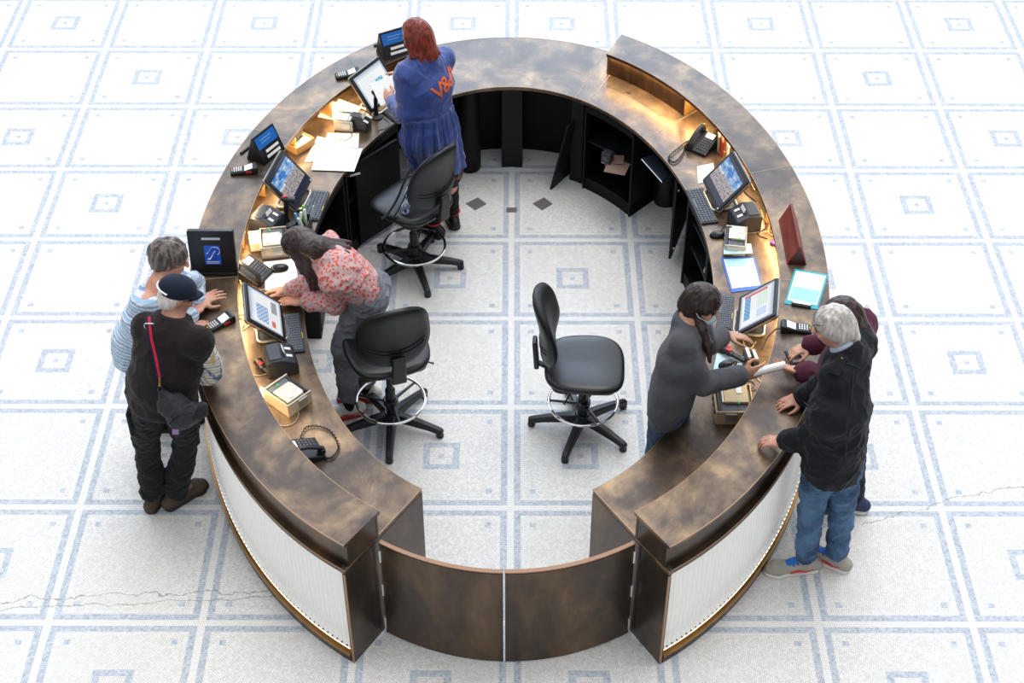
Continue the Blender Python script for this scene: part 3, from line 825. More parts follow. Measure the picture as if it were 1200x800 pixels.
def scanner(px, py, label, standing=True, yaw=0):
    p = at(px, py, ZL); a = outward(p) - PI / 2 + R(yaw)
    r = thing('barcode_scanner', label, 'barcode scanner', (p.x, p.y, ZL + .0005), a, 'hand barcode scanners')
    if standing:
        mb = MB(); mb.lathe([(.048, 0), (.046, .008), (.02, .02), (.015, .03), (.012, .09)], 20); mb.build('stand', M_PLA, r, smooth=True)
        b = Vector((0, 0, .09)); t_ = Vector((0, -.01, .19))
    else:
        b = Vector((0, 0, .02)); t_ = Vector((.0, .10, .03))
    mb = MB(); mb.tube([b, b.lerp(t_, .4), b.lerp(t_, .8), t_], [.014, .016, .015, .017], 10, flat=.8); mb.build('grip', M_PLA, r, smooth=True)
    d = Vector((0, -1, -.25)).normalized() if standing else Vector((.3, .9, -.05)).normalized()
    mb = MB(); mb.tube([t_ - d * .03, t_ - d * .01, t_ + d * .03, t_ + d * .05], [.014, .022, .024, .028], 12, flat=.75); hd = mb.build('scan_head', M_PLA, r, smooth=True)
    mb = MB(); mb.box(t_ + Vector((0, .005, .02)), (.02, .03, .008)); mb.build('red_marking', M_RED, hd, bevel=.002)
    return r
scanner(441, 137, 'upright barcode scanner on a round stand beside the woman in blue')
scanner(337, 262, 'upright barcode scanner beside the left city picture monitor', yaw=15)
scanner(321, 443, 'barcode scanner lying against the ticket printer, lower left', False, yaw=-60)
scanner(872, 426, 'barcode scanner lying near the masked assistant\'s hand', False, yaw=160)

def desk_phone(px, py, rz, label, cordpts=None, tilt=25):
    p = at(px, py, ZL + .03); r = thing('desk_phone', label, 'telephone', (p.x, p.y, ZL + .0005), R(rz), 'black desk telephones')
    T = R(tilt); rot = rotm(rx=T)
    prof = [(-.09, 0), (.09, 0), (.09, .075), (.08, .08), (-.09, .018)]
    mb = MB(); mb.prism(prof, -.08, .08, rot=Matrix(((0, 0, 1), (1, 0, 0), (0, 1, 0)))); mb.build('base', M_PLA, r, bevel=.005)
    q = math.atan2(.062, .17); rq = rotm(rx=q)
    def on(x, y, h=0): return Vector((x, y, .018 + (y + .09) * math.tan(q) + h))
    mb = MB(); mb.box(on(.028, .05, .003), (.06, .04, .004), rq); mb.build('display', lamp_mat('phone_display', (.9, .92, .9), .6), r, bevel=.001)
    mb = MB()
    for j in range(5):
        for i in range(4): mb.box(on(.002 + .018 * i, .012 - .018 * j, .003), (.013, .011, .006), rq, taper=.85)
    mb.build('keypad', M_GREY, r)
    # handset resting along the left side
    h = MB(); pts = [on(-.05, -.085, .03), on(-.05, -.06, .042), on(-.05, 0, .05), on(-.05, .06, .042), on(-.05, .085, .03)]
    h.tube(bez(pts, 5), .0135, 10, flat=.8)
    for y in (-.075, .075): h.tube([on(-.05, y, .006), on(-.05, y, .034)], [.024, .02], 14)
    h.build('handset', M_PLA, r, smooth=True)
    if cordpts:
        path = bez(pc(cordpts, ZL + .012), 30); mb = MB(); inv = Matrix.Translation(Vector((p.x, p.y, ZL + .0005))) @ Matrix.Rotation(R(rz), 4, 'Z'); inv = inv.inverted()
        pts = []; ph = 0
        for i, v in enumerate(path):
            nx_ = path[min(i + 1, len(path) - 1)] - path[max(i - 1, 0)]; nx_.normalize(); sd_ = Vector((-nx_.y, nx_.x, 0)); ph += 1.3
            pts.append(inv @ (v + sd_ * math.cos(ph) * .0045 + Vector((0, 0, 1)) * math.sin(ph) * .0045))
        mb.tube(pts, .0035, 6); mb.build('curly_cord', M_RUB, r, smooth=True)
    return r
desk_phone(357, 528, 118 + 0, 'black desk telephone tucked under the lower left counter with a looping cord', ((350, 520), (360, 500), (385, 503), (397, 522), (390, 535), (381, 537)))
desk_phone(297, 318, 62, 'black desk telephone between the hearing loop sign and the papers')
desk_phone(823, 168, -38, 'black desk telephone with a lit display, far right side of the desk', ((806, 165), (797, 172), (784, 184), (790, 190), (799, 182), (804, 170)))

# tent shaped sign holders
def sign_holder(px, py, yaw, label, w_=.21, h_=.17):
    p = at(px, py, ZU); a = outward(p) - PI / 2 + R(yaw)
    r = thing('sign_holder', label, 'sign', (p.x, p.y, ZU + .0005), a, 'black sign holders with blue notices')
    prof = [(-.06, 0), (.085, 0), (.03, h_), (.022, h_)]
    mb = MB(); mb.prism(prof, -w_ / 2, w_ / 2, rot=Matrix(((0, 0, 1), (1, 0, 0), (0, 1, 0)))); mb.build('stand', M_PLA, r, bevel=.002)
    th = math.atan2(h_, .082); up = Vector((0, math.cos(th), math.sin(th))); nr_ = Vector((0, -math.sin(th), math.cos(th)))
    def onf(u, v, h=.001): return Vector((u, -.06, 0)) + up * v + nr_ * h
    def patch(nm, x0, x1, v0, v1, m_, h=.001, par=r):
        mb = MB(); mb.add([onf(x0, v0, h), onf(x1, v0, h), onf(x1, v1, h), onf(x0, v1, h)], [(0, 1, 2, 3)]); return mb.build(nm, m_, par)
    L = math.hypot(h_, .082)
    nb = patch('blue_notice', -w_ / 2 + .012, w_ / 2 - .012, L * .52, L * .93, M('notice_blue', '#1c70c4', .35))
    patch('white_box', -w_ * .22, w_ * .36, L * .31, L * .41, M_PAPER, .0015); patch('white_box', -w_ * .26, w_ * .34, L * .13, L * .23, M_PAPER, .0015)
    for k_ in range(2): patch('notice_line', -.05, .05 - .02 * k_, L * (.78 - .1 * k_), L * (.80 - .1 * k_), M('pale_line', '#9cc8ee', .5), .002, nb)
    mb = MB(); mb.box((0, .15, .006), (w_ * .85, .016, .012)); mb.build('rear_foot', M_PLA, r, bevel=.003)
    return r
sign_holder(314, 181, -16, 'black sign holder with a blue notice beside the left card reader')
sign_holder(463, 62, -8, 'black sign holder behind the red haired woman\'s head')

# hearing loop sign
p = at(252.5, 322, ZU)
r = thing('hearing_loop_sign', 'black upright panel with a blue ear symbol standing on the left counter', 'sign', (p.x, p.y, ZU + .0005), R(0))
mb = MB(); mb.prism(rrect(.265, .30, .012), -.015, .015, rot=rotm(rx=R(82)), c=(0, .02, .149)); mb.build('panel', M_PLA, r, bevel=.003)
mb = MB(); mb.box((0, .03, .012), (.24, .09, .024)); mb.build('foot', M_PLA, r, bevel=.003)
Rx = rotm(rx=R(82))
def hp(x, y, h=.0165): return Rx @ Vector((x, y, h)) + Vector((0, .02, .149))
def hq(nm, x0, x1, y0, y1, m_, h, par=r):
    mb = MB(); mb.add([hp(x0, y0, h), hp(x1, y0, h), hp(x1, y1, h), hp(x0, y1, h)], [(0, 1, 2, 3)]); return mb.build(nm, m_, par)
hq('blue_square', -.045, .047, -.07, .055, M_BLUE2, .0155)
hq('white_strip', -.052, .055, .092, .107, M('pale_grey', '#c9ced4', .4), .0155)
mw = M('symbol_white', '#f3f6fa', .5)
mb = MB(); pts = [hp(.022 + .03 * math.cos(R(a_)) - .006, .022 + .026 * math.sin(R(a_)) - .002, .0175) for a_ in range(-60, 200, 20)]
mb.tube(pts, .0038, 6, flat=.3); mb.build('ear_symbol', mw, r)
mb = MB(); mb.tube([hp(-.03, -.035, .0175), hp(-.012, -.03, .0175), hp(.0, -.01, .0175), hp(.01, .01, .0175), hp(.02, .02, .0175)], [.003, .008, .007, .004, .006], 6, flat=.3); mb.build('ear_symbol', mw, r)
mb = MB(); mb.tube([hp(-.034, .0, .0175), hp(-.02, .012, .0175)], .003, 6, flat=.3); mb.build('ear_symbol', mw, r)
hq('text_line', -.036, .04, -.052, -.048, mw, .017); hq('text_line', -.036, .034, -.062, -.058, mw, .017)

# red wooden prism sign seen from behind
def wood(name, a_, b_, sc=12):
    t = NT(name); n = t.noise(sc, 4, .6, vec=t.map(scale=(1, .12, 1))); t.col(t.ramp(n, [(.35, hexc(a_)), (.65, hexc(b_))])); t.b.inputs['Roughness'].default_value = .4; return t.m
A_, B_ = at(922, 310, ZU), at(945, 310, ZU)
far_ = at(910, 247, ZU)
ax = (far_ - A_); L = .42; ax.normalize()
p = (A_ + B_) / 2
r = thing('desk_nameplate', 'long red wooden triangular block standing on the right counter', 'sign', (p.x, p.y, ZU + .0005), math.atan2(ax.y, ax.x) - PI / 2)
wd = (B_ - A_).length / 2
mb = MB(); mb.prism([(-wd, 0), (wd, 0), (.012, .125), (-.0, .13)], 0, L, rot=Matrix(((1, 0, 0), (0, 0, 1), (0, 1, 0)))); mb.build('block', wood('red_wood', '#6e1f18', '#93392a'), r, bevel=.002)
mb = MB(); mb.prism([(-wd + .006, .004), (wd - .006, .004), (.005, .118)], -.002, .001, rot=Matrix(((1, 0, 0), (0, 0, 1), (0, 1, 0)))); mb.build('dark_end', wood('dark_red_wood', '#3a1214', '#52201c'), r)

def sheet_quad(nm, corn, z, m_, parent=None, th=.0012, label=None, cat=None, grp=None):
    pts = [at(x, y, z) for x, y in corn]
    c = sum(pts, Vector()) / 4; c.z = z
    mb = MB(); mb.prism([(q.x - c.x, q.y - c.y) for q in pts], 0, th); o = mb.build(nm, m_, parent, loc=c if parent is None else (c - Vector(parent.location)))
    if label: tag(o, label, cat, grp)
    return o
# clipboards
def clipboard(corn, m_, z, label, paper, clip_end, blue=None):
    pts = [at(x, y, z) for x, y in corn]; c = sum(pts, Vector()) / 4; c.z = z
    r = thing('clipboard', label, 'clipboard', c)
    mb = MB(); mb.prism([((q - c).x, (q - c).y) for q in pts], 0.0005, .004); mb.build('board', m_, r, bevel=.001)
    def lerpq(u, v): return (pts[0] * (1 - u) + pts[1] * u) * (1 - v) + (pts[3] * (1 - u) + pts[2] * u) * v - c
    def pq(nm, u0, u1, v0, v1, mm, z0, z1, par=r):
        q = [lerpq(u0, v0), lerpq(u1, v0), lerpq(u1, v1), lerpq(u0, v1)]; mb = MB(); mb.prism([(a.x, a.y) for a in q], z0, z1); return mb.build(nm, mm, par)
    pq('paper', .06, .94, .06, .9, M_PAPER, .004, .0055)
    if blue:
        pq('printed_area', .1, .9, blue[0], blue[1], M('pale_blue_print', '#9fd4e6', .6, vary=.15, vscale=120), .0055, .006)
    if clip_end:
        c0 = lerpq(.5, .97); d_ = (lerpq(1, 1) - lerpq(0, 1)); a = math.atan2(d_.y, d_.x)
        mb = MB(); mb.box(c0 + Vector((0, 0, .010)), (.11, .03, .008), rotm(rz=a)); cl = mb.build('clip', M_PLA, r, bevel=.003)
        mb = MB(); mb.tube([c0 + d_.normalized() * -.05 + Vector((0, 0, .016)), c0 + d_.normalized() * .05 + Vector((0, 0, .016))], .006, 8); mb.build('spring', M_STEEL, cl, smooth=True)
    return r
clipboard(((931, 315), (971, 322), (958, 363), (919, 356)), M_TEAL, ZU, 'teal clipboard with printed sheets on the right counter', 1, True, (.5, .86))
clipboard(((845, 302), (884, 301), (894, 338), (857, 343)), M_BLUE, ZL, 'blue clipboard with white sheets beside the right side ticket printer', 1, False, (.06, .3))

# papers
PAP = 'loose papers on the left worktop'
for i, (cn, z, lab) in enumerate((
    (((372, 137), (384, 117), (408, 124), (400, 142)), .002, 'white sheet glowing under the light, furthest of the papers'),
    (((384, 128), (398, 116), (424, 126), (412, 140)), .004, 'curled white sheet beside the furthest ticket printer'),
    (((380, 172), (384, 156), (421, 156), (420, 173)), .002, 'pale sheet nearest the small black receipt printer'),
    (((357, 190), (372, 160), (402, 166), (398, 186)), .003, 'white sheet against the card tray'),
    (((365, 199), (372, 172), (425, 174), (415, 201)), .006, 'large white plan sheet hanging over the worktop edge'),
    (((311, 340), (309, 307), (345, 303), (351, 336)), .002, 'large white sheet under the bending assistant\'s hands'),
    (((318, 348), (314, 325), (348, 322), (355, 345)), .0035, 'second white sheet under the bending assistant\'s wrist'),
    (((818, 215), (817, 195), (836, 191), (838, 212)), .002, 'white sheet under the right side city picture monitor'),
    (((836, 433), (840, 414), (872, 418), (868, 436)), .0015, 'pale blue sheet under the mouse beside the masked assistant'),
    (((848, 298), (848, 286), (880, 286), (882, 297)), .04, 'pale blue leaflets in front of the right side ticket printer'),
    (((300, 462), (306, 453), (322, 462), (318, 470)), .004, 'curl of ticket paper by the lower left ticket printer'),
    )):
    m_ = M('pale_blue_sheet', '#bfe2ee', .6) if 'blue leaf' in lab or 'pale blue' in lab else M_PAPER
    sheet_quad('paper_sheet', cn, ZL + z, m_, label=lab, cat='paper', th=.0015 if z < .03 else .004)
# coloured print on the plan sheet
# card tray with a stapler and pens
p = at(352, 172, ZL); a = outward(p) - PI / 2 + R(-18)
r = thing('card_tray', 'tan card tray left of the white papers', 'tray', (p.x, p.y, ZL + .0005), a)
mb = MB(); mb.box((0, 0, .004), (.16, .11, .006)); mb.build('tray_floor', M_CARD, r)
for c_, s_ in (((0, -.055, .028), (.16, .005, .055)), ((0, .055, .028), (.16, .005, .055)), ((-.08, 0, .028), (.005, .11, .055)), ((.08, 0, .028), (.005, .11, .055))):
    mb = MB(); mb.box(c_, s_); mb.build('side', M_CARD, r, bevel=.001)
mb = MB(); mb.box((0, 0, .038), (.15, .10, .008)); mb.build('divider', M_CREAM, r)
def lpt(rt, v): return Matrix.Translation(rt.location) @ Matrix.Rotation(rt.rotation_euler.z, 4, 'Z') @ Vector(v)
q = lpt(r, (-.01, .02, .0425))
st = thing('stapler', 'black stapler lying in the tan card tray', 'stapler', q, a + R(15))
mb = MB(); mb.box((0, 0, .006), (.13, .03, .01)); mb.build('base', M_PLA, st, bevel=.003)
mb = MB(); mb.box((.005, 0, .028), (.13, .028, .016), rotm(ry=R(-8))); mb.build('arm', M_PLA, st, bevel=.005)
# marker pens in a holder
p = at(356, 268, ZL)
r = thing('pen_pot', 'black pot of marker pens below the left side keyboard', 'pen pot', (p.x, p.y, ZL + .0005), outward(p) - PI / 2)
mb = MB(); mb.box((0, 0, .004), (.12, .08, .006)); mb.build('pot_floor', M_PLA, r)
for c_, s_ in (((0, -.04, .035), (.12, .004, .07)), ((0, .04, .035), (.12, .004, .07)), ((-.06, 0, .035), (.004, .08, .07)), ((.06, 0, .035), (.004, .08, .07))):
    mb = MB(); mb.box(c_, s_); mb.build('side', M_PLA, r)
pen0 = None
for i, (x, y, cname, ch) in enumerate(((-.04, -.02, 'white', '#eceeee'), (-.012, .018, 'pale blue', '#58a9dc'), (.015, -.018, 'white', '#f0f0ee'), (.042, .01, 'bright green', '#7bd22c'), (-.035, .022, 'white', '#e4e8ea'), (.03, -.028, 'grey', '#9fb0b8'))):
    q = lpt(r, (x, y, .009))
    pn = thing('marker_pen', '%s capped marker pen standing in the black pot, %s' % (cname, ('at its front left', 'in its middle', 'at its front middle', 'at its right end', 'at its back left', 'at its front right')[i]), 'pen', q, 0, 'marker pens in the pot', rot=(R(12 - 5 * i), R(-14 + 6 * i), 0))
    mb = MB(); mb.lathe([(.0075, 0), (.0085, .005), (.0085, .085)], 12); mb.build('barrel', M('pen_' + cname.replace(' ', '_'), ch, .35), pn, smooth=True)
    mb = MB(); mb.lathe([(.0095, .085), (.0095, .128), (.007, .134)], 12); mb.build('cap', M('pen_' + cname.replace(' ', '_'), ch, .35) if i % 2 else M_WHITEP, pn, smooth=True)
# cream boxes beside the left telephone
p = at(302, 282, ZL + .03); o = MB().box((0, 0, .03), (.10, .13, .06)).build('card_box', M_CREAM, bevel=.003, loc=(p.x, p.y, ZL + .0005), rot=(0, 0, R(12))); tag(o, 'small cream card box under the left counter beside the ticket printer', 'box')
p = at(846, 407, ZL + .01); o = MB().box((0, 0, .012), (.09, .05, .024), taper=.9).build('red_packet', M('orange_red', '#d9402a', .5), bevel=.004, loc=(p.x, p.y, ZL + .0005), rot=(0, 0, R(-20))); tag(o, 'small orange red packet under the masked assistant\'s arm', 'packet')
p = at(906, 284, ZL + .01); o = MB().lathe([(.016, 0), (.018, .004), (.017, .014), (.010, .018)], 20).build('purple_cap', M('purple_plastic', '#7a3fb0', .4), smooth=True, loc=(p.x, p.y, ZL + .0005)); tag(o, 'small purple bottle cap among the cables on the right side', 'cap')
# card holders by the reader
for k_, (px, py) in enumerate(((876, 418), (884, 420))):
    p = at(px, py, ZL + .02); r = thing('card_holder', ('slim steel and black card holder by the barcode scanner, nearer the assistant', 'slim steel and black card holder by the barcode scanner, nearer the counter')[k_], 'card holder', (p.x, p.y, ZL + .0005), R(8), 'card holders by the scanner')
    mb = MB(); mb.box((0, 0, .02), (.032, .09, .04)); mb.build('base', M_PLA2, r, bevel=.003)
    mb = MB(); mb.box((0, 0, .048), (.02, .08, .018)); mb.build('steel_rail', M_ALU, r, bevel=.002)
# folders standing in the pigeonholes
for k_, (px, py, cc, lab) in enumerate(((846, 166, '#d3382b', 'red folder standing under the far right counter'), (853, 172, '#efe7d8', 'cream folder standing beside the red folder'), (842, 160, '#d9c49a', 'tan folder standing behind the red folder'))):
    p = at(px, py, ZL + .07); o = MB().box((0, 0, .06), (.16, .014, .12)).build('folder', M('folder_%d' % k_, cc, .6), bevel=.002, loc=(p.x, p.y, ZL + .001), rot=(0, 0, outward(p) + R(64))); tag(o, lab, 'folder')
# cable clutter
CG = 'cables under the counters'
cabs = [
    (((277, 322), (283, 333), (282, 352), (292, 362), (303, 357)), M_GCAB, .0035, 'thin pale cable looping below the left telephone'),
    (((280, 372), (287, 376), (284, 387), (295, 380), (300, 390)), M_GCAB, .003, 'pale cable kinked behind the left monitor with the form'),
    (((292, 438), (303, 440), (316, 436), (325, 428)), M_WCAB, .003, 'pale cable running to the lower left black printer'),
    (((323, 495), (333, 499), (345, 495), (350, 485), (346, 473)), M_WCAB, .003, 'grey cable loop in front of the lower left ticket printer'),
    (((394, 150), (392, 160), (402, 165), (412, 160), (410, 152)), M_RUB, .0025, 'dark cable loop by the furthest ticket printer'),
    (((412, 112), (416, 104), (410, 98), (418, 94), (426, 96)), M_RUB, .0025, 'dark cable below the furthest card reader'),
    (((402, 122), (410, 116), (420, 112), (428, 116)), M_RUB, .002, 'thin dark cable crossing the lit worktop'),
    (((444, 152), (452, 150), (456, 144), (450, 138)), M_WCAB, .0025, 'pale cable on the worktop edge by the woman in blue'),
    (((301, 204, ZU + .01), (308, 206, ZU + .008), (313, 209, ZU), (317, 214, ZU - .06), (322, 222, ZL + .01)), M_RUB, .0028, 'black cable from the left card reader over the counter edge'),
    (((274, 372, ZU + .01), (283, 369, ZU + .006), (292, 371, ZL + .05), (298, 378, ZL + .01)), M_GCAB, .0025, 'pale cable from the card reader in front of the man in the cap'),
    (((917, 385, ZU + .01), (909, 386, ZU + .004), (900, 395, ZL + .05), (893, 410, ZL + .01)), M_RUB, .0032, 'black cable from the grey haired man\'s card reader'),
    (((838, 150), (842, 160), (838, 168), (846, 176), (856, 182)), M_GCAB, .003, 'pale cable behind the right side telephone'),
    (((852, 195), (862, 200), (866, 212), (874, 226), (886, 236)), M_RUB, .003, 'black cable behind the right side city picture monitor'),
    (((862, 190), (872, 196), (878, 210), (884, 222)), M_GCAB, .003, 'pale cable under the right side counter'),
    (((886, 262), (893, 256), (898, 266), (888, 274), (900, 280)), M_RUB, .0025, 'tangled dark cable left of the red wooden block'),
    (((892, 246), (896, 258), (902, 262), (900, 272), (906, 276)), M_GCAB, .0025, 'tangled pale cable left of the red wooden block'),
    (((845, 270), (850, 264), (858, 260), (866, 262)), M_RUB, .002, 'thin mouse cable on the right side'),
    (((868, 452), (876, 446), (884, 450), (880, 458), (890, 455)), M_RUB, .0025, 'dark cable tangle behind the beige ticket printer'),
    (((872, 444), (880, 440), (888, 443), (892, 452), (884, 462)), M_WCAB, .0025, 'grey cable tangle behind the beige ticket printer'),
    (((866, 440), (874, 436), (882, 438), (890, 446)), M_GCAB, .0025, 'pale cable behind the beige ticket printer'),
    (((870, 395), (873, 405), (880, 408), (886, 400)), M_GCAB, .003, 'pale cable below the masked assistant\'s monitor'),
    (((886, 338), (893, 336), (899, 338), (905, 334)), M_WCAB, .004, 'pale plug lead behind the masked assistant\'s monitor'),
]
for pts, m_, r_, lab in cabs: cable(pc(pts, ZL + r_ + .001), r_, m_, lab, grp=CG)
# oddments under the worktop
def cabpt(t, d, z): return el(t, d, z)
p = at(712, 186, .43); r = thing('speaker_box', 'small black box with a dial on the leaflet cabinet shelf', 'box', (p.x, p.y, .3985), R(-35))
mb = MB(); mb.box((0, 0, .045), (.07, .06, .09)); mb.build('body', M_PLA2, r, bevel=.003)
mb = MB(); mb.lathe([(.018, 0), (.018, .004)], 16, rot=rotm(rx=R(90)), c=(0, -.031, .05)); mb.build('dial', M_GREY, r, smooth=True)
for k_, (px, py, dz, lab) in enumerate(((724, 192, .0, 'lowest of the fanned brown leaflets on the cabinet shelf'), (722, 198, .006, 'middle of the fanned brown leaflets on the cabinet shelf'), (718, 187, .012, 'topmost of the fanned brown leaflets on the cabinet shelf'))):
    p = at(px, py, .41); o = MB().box((0, 0, .002), (.15, .1, .004)).build('leaflet', M('brown_leaflet', '#8d7468', .6), loc=(p.x, p.y, .399 + dz), rot=(0, 0, R(-30 + 12 * k_))); tag(o, lab, 'leaflet', 'leaflets in the open cabinet')
pts = [at(x, y, .60) for x, y in ((752, 187), (768, 181), (784, 206), (776, 214))]
c = sum(pts, Vector()) / 4; r = thing('pull_out_tray', 'dark tray with a steel edge pulled out under the worktop right of the leaflet cabinet', 'tray', c)
mb = MB(); mb.prism([((q - c).x, (q - c).y) for q in pts], 0, .012); mb.build('tray', M('blue_black_laminate', '#1d2733', .35), r, bevel=.002)
mb = MB(); mb.tube([pts[0] - c, pts[3] - c, pts[2] - c], .005, 8); mb.build('steel_edge', M_STEEL, r, smooth=True)
for px, py, lab in ((777, 240, 'black waste bin in the knee space on the far right'), (799, 251, 'black waste bin beside the right side keyboard')):
    p = at(px, py, 0); r = thing('waste_bin', lab, 'bin', (p.x + .02, p.y + .05, 0), 0, 'black waste bins under the worktop')
    mb = MB(); mb.lathe([(.085, 0), (.105, .3), (.11, .305), (.106, .305), (.1, .29), (.08, .01)], 28); mb.build('bucket', M_PLA, r, smooth=True)
    mb = MB(); mb.tube([(.108 * math.cos(2 * PI * k / 28), .108 * math.sin(2 * PI * k / 28), .305) for k in range(28)], .004, 6, closed=True); mb.build('rim', M_PLA2, r, smooth=True)
p = el(12, .54, .319); o = MB().tube([(0, -.06, .02), (0, .06, .02)], .02, 16).build('foil_roll', M('dull_silver', '#a9a49a', .35, .6), smooth=True, loc=p, rot=(0, 0, R(70))); tag(o, 'dull silver roll on the right side cabinet shelf', 'roll')
p = el(16, .52, .519); r = thing('drinks_can', 'red and white can standing on the upper shelf of the right side cabinet', 'can', p)
mb = MB(); mb.lathe([(.025, 0), (.032, .006), (.032, .1), (.026, .11)], 20); mb.build('body', M('can_red', '#b42030', .3, .3), r, smooth=True)
mb = MB(); mb.lathe([(.0325, .03), (.0325, .05)], 20); mb.build('white_band', M_WHITEP, r, smooth=True)
p = at(526, 306, 0); o = MB().box((0, 0, .006), (.03, .02, .012), taper=.6).build('paper_scrap', M_PAPER, bevel=.003, loc=(p.x, p.y, .0005), rot=(0, 0, .5)); tag(o, 'tiny scrap of white paper on the floor beside the far chair', 'paper scrap')
p = at(410, 206, .62); r = thing('marker_pen', 'red and white pen poking out under the left worktop edge', 'pen', p, R(25))
mb = MB(); mb.tube([(-.06, 0, 0), (.0, 0, 0)], .007, 10); mb.build('barrel', M_RED, r, smooth=True); mb = MB(); mb.tube([(0, 0, 0), (.07, 0, 0)], .008, 10); mb.build('cap', M_WHITEP, r, smooth=True)
# ------------------------------------------------------------------ draughtsman chairs
M_LEATH = M('black_vinyl', '#202225', .34, bump=.12, bscale=500)
M_LEATH2 = M('black_vinyl_back', '#161719', .42, bump=.08, bscale=500)
def make_chair(label, SEAT_Z=.555, base_rot=0, RZ=.215):
    r = thing('draughtsman_chair', label, 'chair', group='black draughtsman chairs inside the desk')
    # seat: a squircle cushion with a waterfall front; +y is forward
    P = []; n = 40; rows = [(0, 0.0), (.05, .0), (.5, .0), (.85, -.004), (.96, -.014), (1.0, -.032), (.985, -.052), (.93, -.064), (0, -.066)]
    for i in range(n):
        a = 2 * PI * i / n; c_, s_ = math.cos(a), math.sin(a)
        rr_ = 1 / (abs(c_) ** 3.6 + abs(s_) ** 3.6) ** (1 / 3.6)
        row = []
        for k, z in rows:
            x = c_ * rr_ * .245 * k * (1 - .08 * max(0, -s_ * rr_)); y = s_ * rr_ * .235 * k
            dz = -.02 * max(0, y / .235) ** 3 + .012 * (abs(x) / .245) ** 2 - .006
            row.append(Vector((x, y, SEAT_Z + z + (dz if z > -.05 else dz * .5))))
        P.append(row)
    mb = MB(); mb.grid(P, close_u=True); mb.build('seat', M_LEATH, r, smooth=True, angle=80, sub=1)
    mb = MB(); mb.prism(rrect(.40, .38, .06), SEAT_Z - .088, SEAT_Z - .062); mb.build('seat_shell', M_PLA, r, bevel=.008)
    # backrest: rounded cushion, wide at the bottom and narrowing, with a lumbar bulge
    H0, H1 = SEAT_Z + .05, SEAT_Z + .50
    def outline(v):            # half width
        e = max(0.0, 1 - abs(2 * v - 1) ** 3.9) ** (1 / 2.3)
        return (.212 - .045 * v + .018 * math.sin(v * PI)) * e
    P = []; nv = 26; nu = 24
    for j in range(nu):
        a = 2 * PI * j / nu; row = []
        for i in range(nv + 1):
            v = i / nv; v = .5 - .5 * math.cos(PI * v); w_ = outline(v) + .002; e = (w_ / .21)
            th = .036 * min(1.0, (max(0.0, 1 - abs(2 * v - 1) ** 5)) ** .5) + .002
            cx = math.cos(a); sx = math.sin(a)
            x = w_ * math.copysign(abs(cx) ** .75, cx)
            yb = -.235 - .05 * v ** 1.5 + .02 * math.sin(v * PI * 1.1)
            y = yb + th * math.copysign(abs(sx) ** .8, sx) + .05 * (x / .21) ** 2
            if sx > 0: y += .016 * math.exp(-((v - .33) / .16) ** 2) * abs(sx)
            row.append(Vector((x, y, H0 + (H1 - H0) * v)))
        P.append(row)
    mb = MB(); mb.grid(P, close_u=True); bk = mb.build('backrest', M_LEATH2, r, smooth=True, angle=80)
    # piping seam round the backrest and the two moulded ribs on its rear shell
    pts = []
    for i in range(44):
        a = 2 * PI * i / 44; v = .5 + .49 * math.sin(a); w_ = outline(min(.999, max(.001, v)))
        x = (w_ + .001) * (1 if math.cos(a) >= 0 else -1)
        if abs(math.cos(a)) < .12: x = 0 + (w_) * math.cos(a) / .12 * .9
        pts.append(Vector((x, -.235 - .05 * v ** 1.5 + .02 * math.sin(v * PI * 1.1) + .05 * (x / .21) ** 2, H0 + (H1 - H0) * v)))
    mb = MB(); mb.tube(pts, .0045, 6, closed=True); mb.build('piping', M_PLA, bk, smooth=True)
    for v in (.30, .36):
        pts = []
        for k in range(15):
            x = -.17 + .34 * k / 14; yb = -.235 - .05 * v ** 1.5 + .02 * math.sin(v * PI * 1.1)
            xx = abs(x) / (outline(v) + .002); sx = (max(0, 1 - xx ** 2.67)) ** .4
            pts.append(Vector((x, yb - .038 * sx + .05 * (x / .21) ** 2, H0 + (H1 - H0) * v - .035 * (1 - (x / .17) ** 2))))
        mb = MB(); mb.tube(pts, .004, 6); mb.build('rear_rib', M_PLA, bk, smooth=True)
    mb = MB(); mb.box((0, -.285, SEAT_Z + .05), (.085, .03, .20), rotm(rx=R(4)), taper=.9); mb.build('back_bracket', M_PLA, r, bevel=.008)
    mb = MB(); mb.tube([(0, -.27, SEAT_Z - .03), (0, -.18, SEAT_Z - .08), (0, -.02, SEAT_Z - .09)], [.022, .022, .02], 10, flat=.5); mb.build('back_arm', M_PLA, r, smooth=True)
    mb = MB(); mb.box((0, 0, SEAT_Z - .115), (.15, .2, .05), taper=1.2); mb.build('mechanism', M_PLA, r, bevel=.006)
    for s_, y_ in ((1, -.04), (1, .05)):
        mb = MB(); mb.tube(bez([(0, y_, SEAT_Z - .11), (.12, y_ - .02, SEAT_Z - .115), (.2, y_ - .05, SEAT_Z - .11), (.245, y_ - .07, SEAT_Z - .12)], 5), [.005] * 15 + [.011], 8); mb.build('lever', M_PLA, r, smooth=True)
    mb = MB(); mb.lathe([(.036, .075), (.036, .11), (.03, .115), (.03, .30), (.026, .305), (.02, .31), (.02, SEAT_Z - .12)], 20); mb.build('gas_column', M_PLA, r, smooth=True)
    # foot ring
    mb = MB(); N = 56; mb.tube([(.205 * math.cos(2 * PI * k / N), .205 * math.sin(2 * PI * k / N), RZ) for k in range(N)], .0095, 10, closed=True); fr_ = mb.build('foot_ring', M_CHROME, r, smooth=True)
    for k in range(3):
        a = R(30 + 120 * k); mb = MB(); mb.tube([(.03 * math.cos(a), .03 * math.sin(a), RZ - .015), (.2 * math.cos(a), .2 * math.sin(a), RZ - .002)], [.013, .009], 8, flat=.6); mb.build('ring_spoke', M_PLA, fr_, smooth=True)
